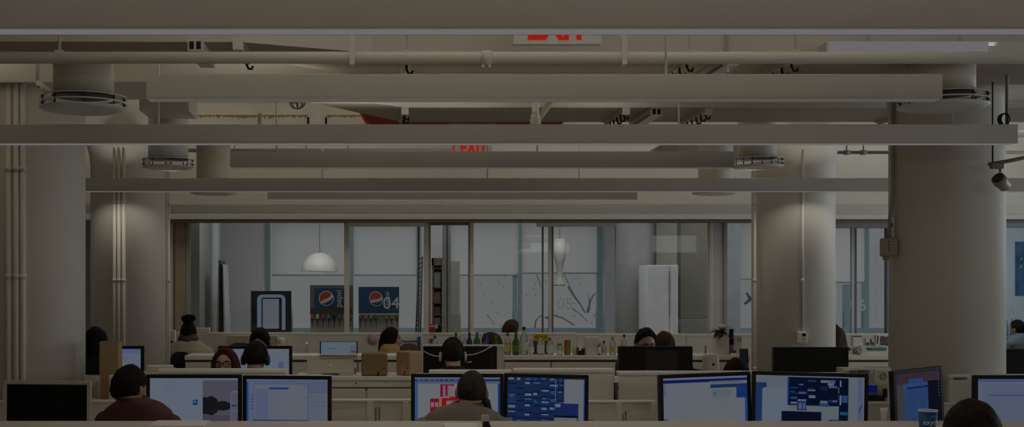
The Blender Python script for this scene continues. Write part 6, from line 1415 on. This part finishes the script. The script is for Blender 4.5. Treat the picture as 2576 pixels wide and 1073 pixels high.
person(1622, 823, 10.20, 'dark haired bearded man with glasses looking over the black monitor', 'light', HB, 'receding', NAVYSH, 'toward', pitch=0.22, thick=0.028, glasses=True, beard=True, wild=0.35, vox=0.007, yaw=0.1)
person(1671, 831, 10.60, 'woman with long brown hair seen from behind beside the bearded man', 'light', HBR, 'long', BLKSH, 'away', pitch=0.0, thick=0.018, long=(-0.30, 1.95, 0.094, 0.116, 1.10))
person(1848, 897, 8.42, 'person with short dark brown hair looking down between the two black monitors', 'light', HDB, 'short', NAVYSH, 'toward', pitch=0.36, thick=0.016, hs=1.03)
person(2094, 812, 12.2, 'person with dark wavy hair half hidden behind the second right column', 'light', HBR, 'long', BLKSH, 'away', pitch=0.0, thick=0.024, long=(-0.26, 2.0, 0.12, 0.12, 1.35), wild=0.4)
person(2562, 803, 15.60, 'man with dark hair in blue grey behind the glass at the right edge', 'tan', HB, 'short', BLUSH, 'away', pitch=0.1, yaw=0.5, thick=0.016, sh=1.15)

def place_on_head(H, origin, rz):
    return Matrix.Translation(origin) @ Matrix.Rotation(rz, 4, 'Z') @ H
def headphones(pt, label, m_band, m_cup, wide=0.088):
    _, H, o, rz, zs, z0 = pt
    t = thing('headphones', label, 'headphones', (0, 0, 0))
    t.matrix_world = place_on_head(H, o, rz)
    obj('headband', B().tube([(wide * math.cos(a) * 1.04, -0.01, -0.02 + 0.150 * math.sin(a)) for a in [PI * i / 20 for i in range(21)]], 0.006, 8, flat=2.0), m_band, t)
    for s in (-1, 1):
        obj('ear_cup', B().ball((s * (wide + 0.004), -0.012, -0.015), 0.014, 0.030, 0.040, 16), m_cup, t)
        obj('ear_cushion', B().ball((s * (wide - 0.010), -0.012, -0.015), 0.014, 0.032, 0.042, 14), BLACK, t)
headphones(p5_, 'blue headphones worn by the man at the white screen', mat('headphone_blue', (0.02, 0.03, 0.13), 0.4), MATS['headphone_blue'], 0.096)
headphones(p6_, 'white headphones worn by the balding man', BLACK, mat('headphone_white', (0.55, 0.52, 0.48), 0.4), 0.088)
# phone handset between the grey shirt shoulder and ear
_, H, o, rz, zs, z0 = pm
t = thing('phone_handset', 'black phone handset at the right ear of the man in the grey striped shirt', 'phone', (0, 0, 0))
t.matrix_world = place_on_head(H, o, rz) @ Matrix.Translation((0.092, -0.03, -0.095)) @ Matrix.Rotation(-0.25, 4, 'Y')
obj('grip', B().box(-0.012, -0.015, -0.02, 0.016, 0.012, 0.045, 0.008), BLACK, t)
obj('mouthpiece', B().ball((0.0, -0.004, -0.030), 0.026, 0.022, 0.034, 16), BLACK, t)
obj('earpiece', B().ball((-0.004, -0.004, 0.048), 0.022, 0.020, 0.024, 16), BLACK, t)

# ------------------------------------------------------------------ office chairs
CHM = mat('chair_black', (0.02, 0.02, 0.022), 0.6, 0.1)
def make_chair():
    t = thing('office_chair', 'chair', 'chair', (0, 0, 0), 0, 'office chairs')
    obj('seat', B().box(-0.23, -0.22, -0.07, 0.23, 0.23, 0.0, 0.03, seg=3), CHM, t)
    obj('backrest', B().box(-0.19, -0.26, 0.06, 0.19, -0.22, 0.30, 0.02, seg=3).box(-0.025, -0.26, -0.06, 0.025, -0.235, 0.1), CHM, t)
    obj('gas_stem', B().cyl((0, 0, -0.32), (0, 0, -0.07), 0.025, seg=12), DKMETAL, t)
    for k in range(5):
        a = 2 * PI * k / 5 + 0.3
        l = obj('leg', B().tube([(0, 0, -0.30), (0.27 * math.cos(a), 0.27 * math.sin(a), -0.335)], [0.022, 0.014], 8), DKMETAL, t)
        obj('caster', B().ball((0.27 * math.cos(a), 0.27 * math.sin(a), -0.362), 0.020, seg=10), BLACK, l)
    return t
proto = make_chair()
for i, (x, Y, rz, z0, cy, lab) in enumerate(CHAIRS):
    if i == 0: c = proto
    else:
        c = proto.copy(); COL.objects.link(c)
        for ch in proto.children:
            d = ch.copy(); COL.objects.link(d); d.parent = c
            for g in ch.children:
                e = g.copy(); COL.objects.link(e); e.parent = d
    off = Matrix.Rotation(rz, 3, 'Z') @ Vector((0, cy - 0.02, 0))
    c.location = (x + off.x, Y + off.y, z0 - 0.055); c.rotation_euler = (0, 0, rz)
    c.scale = (1, 1, max(0.6, (z0 - 0.055) / 0.382))
    cut = {'seen from behind leaning': 'leaning', 'seen from behind holding': 'holding', ' whose head rises at the lower right corner': ' at the lower right corner', ' in an off white sweater and patterned scarf': '', ' seen from the side': '', ' just in front of the glass wall': ' by the glass wall', ' seen from behind beside': ' beside', ' looking down between the two black monitors': ' between the black monitors', ' half hidden behind': ' behind', ' in blue grey behind the glass': ' behind the glass', ' in a grey striped shirt': ' in grey stripes'}
    for k_, r_ in cut.items(): lab = lab.replace(k_, r_)
    c['label'] = 'black chair under the ' + lab
# chairs whose backs the photograph shows
def back_chair(u, v, Y, wpx, label, m, arch=True, rz=0.0):
    z1 = ZZ(v, Y); w_ = wpx / 2 * Y / F
    t = thing('office_chair', label, 'chair', (XX(u, Y), Y, 0), rz, 'office chairs')
    prof = [(-w_, 0.52), (w_, 0.52)] + [(w_ * math.cos(a) ** 0.6 if math.cos(a) > 0 else -w_ * (-math.cos(a)) ** 0.6, z1 - 0.10 + 0.10 * math.sin(a)) for a in [PI * i / 16 for i in range(17)]]
    obj('backrest', B().prism_xz(prof, -0.02, 0.02), m, t)
    obj('seat', B().box(-0.22, 0.03, 0.42, 0.22, 0.45, 0.48, 0.02), CHM, t)
    obj('gas_stem', B().cyl((0, 0.24, 0.08), (0, 0.24, 0.42), 0.025, seg=12).box(-0.03, -0.03, 0.43, 0.03, 0.1, 0.6), DKMETAL, t)
    for k in range(5):
        a = 2 * PI * k / 5
        obj('leg', B().tube([(0, 0.24, 0.09), (0.26 * math.cos(a), 0.24 + 0.26 * math.sin(a), 0.025)], [0.022, 0.016], 8), DKMETAL, t)
back_chair(455, 884, 11.62, 52, 'black chair behind the woman with the bun', mat('chair_navy', (0.015, 0.016, 0.022), 0.7))
back_chair(604, 861, 12.20, 62, 'dark olive rounded chair back near the flat beige box', mat('chair_olive', (0.06, 0.055, 0.04), 0.7))
back_chair(1029, 863, 12.55, 52, 'brown mesh rounded chair back beside the blue edged board', mat('chair_mesh_brown', (0.13, 0.10, 0.08), 0.7))

# ------------------------------------------------------------------ daylight through the right-hand and back windows, added front fill
DAY = (0.82, 0.90, 1.0)
for y0, y1 in ((3.0, 7.0), (8.6, 13.6)):
    arealight('daylight', (XR + 0.35, (y0 + y1) / 2, 1.9), 3.8, 1.9, (40 if y0 < 5 else 80) * K_DAY, DAY, (-1, 0, -0.10), 170)
arealight('daylight', (5.0, YF - 0.35, 2.98), 7.6, 0.65, 26 * K_DAY, (1.0, 0.96, 0.90), (0, 1, 0.0), 170)  # fill light added behind the viewer for surfaces facing the camera
for x0, x1 in ops:
    arealight('daylight', ((x0 + x1) / 2, YB + 0.6, 2.0), x1 - x0, 1.4, 0.55 * (x1 - x0) * K_DAY, (1, 1, 1), (0, -1, 0), 80)
# unseen fill lights added to brighten the meeting rooms
for x in (-1.0, 2.2, 5.5, 8.2):
    arealight('room_fill', (x, 15.1, CH - 0.05), 1.2, 0.4, 15 * K_DAY, (0.95, 0.97, 1.0), (0, 0, -1), 170)
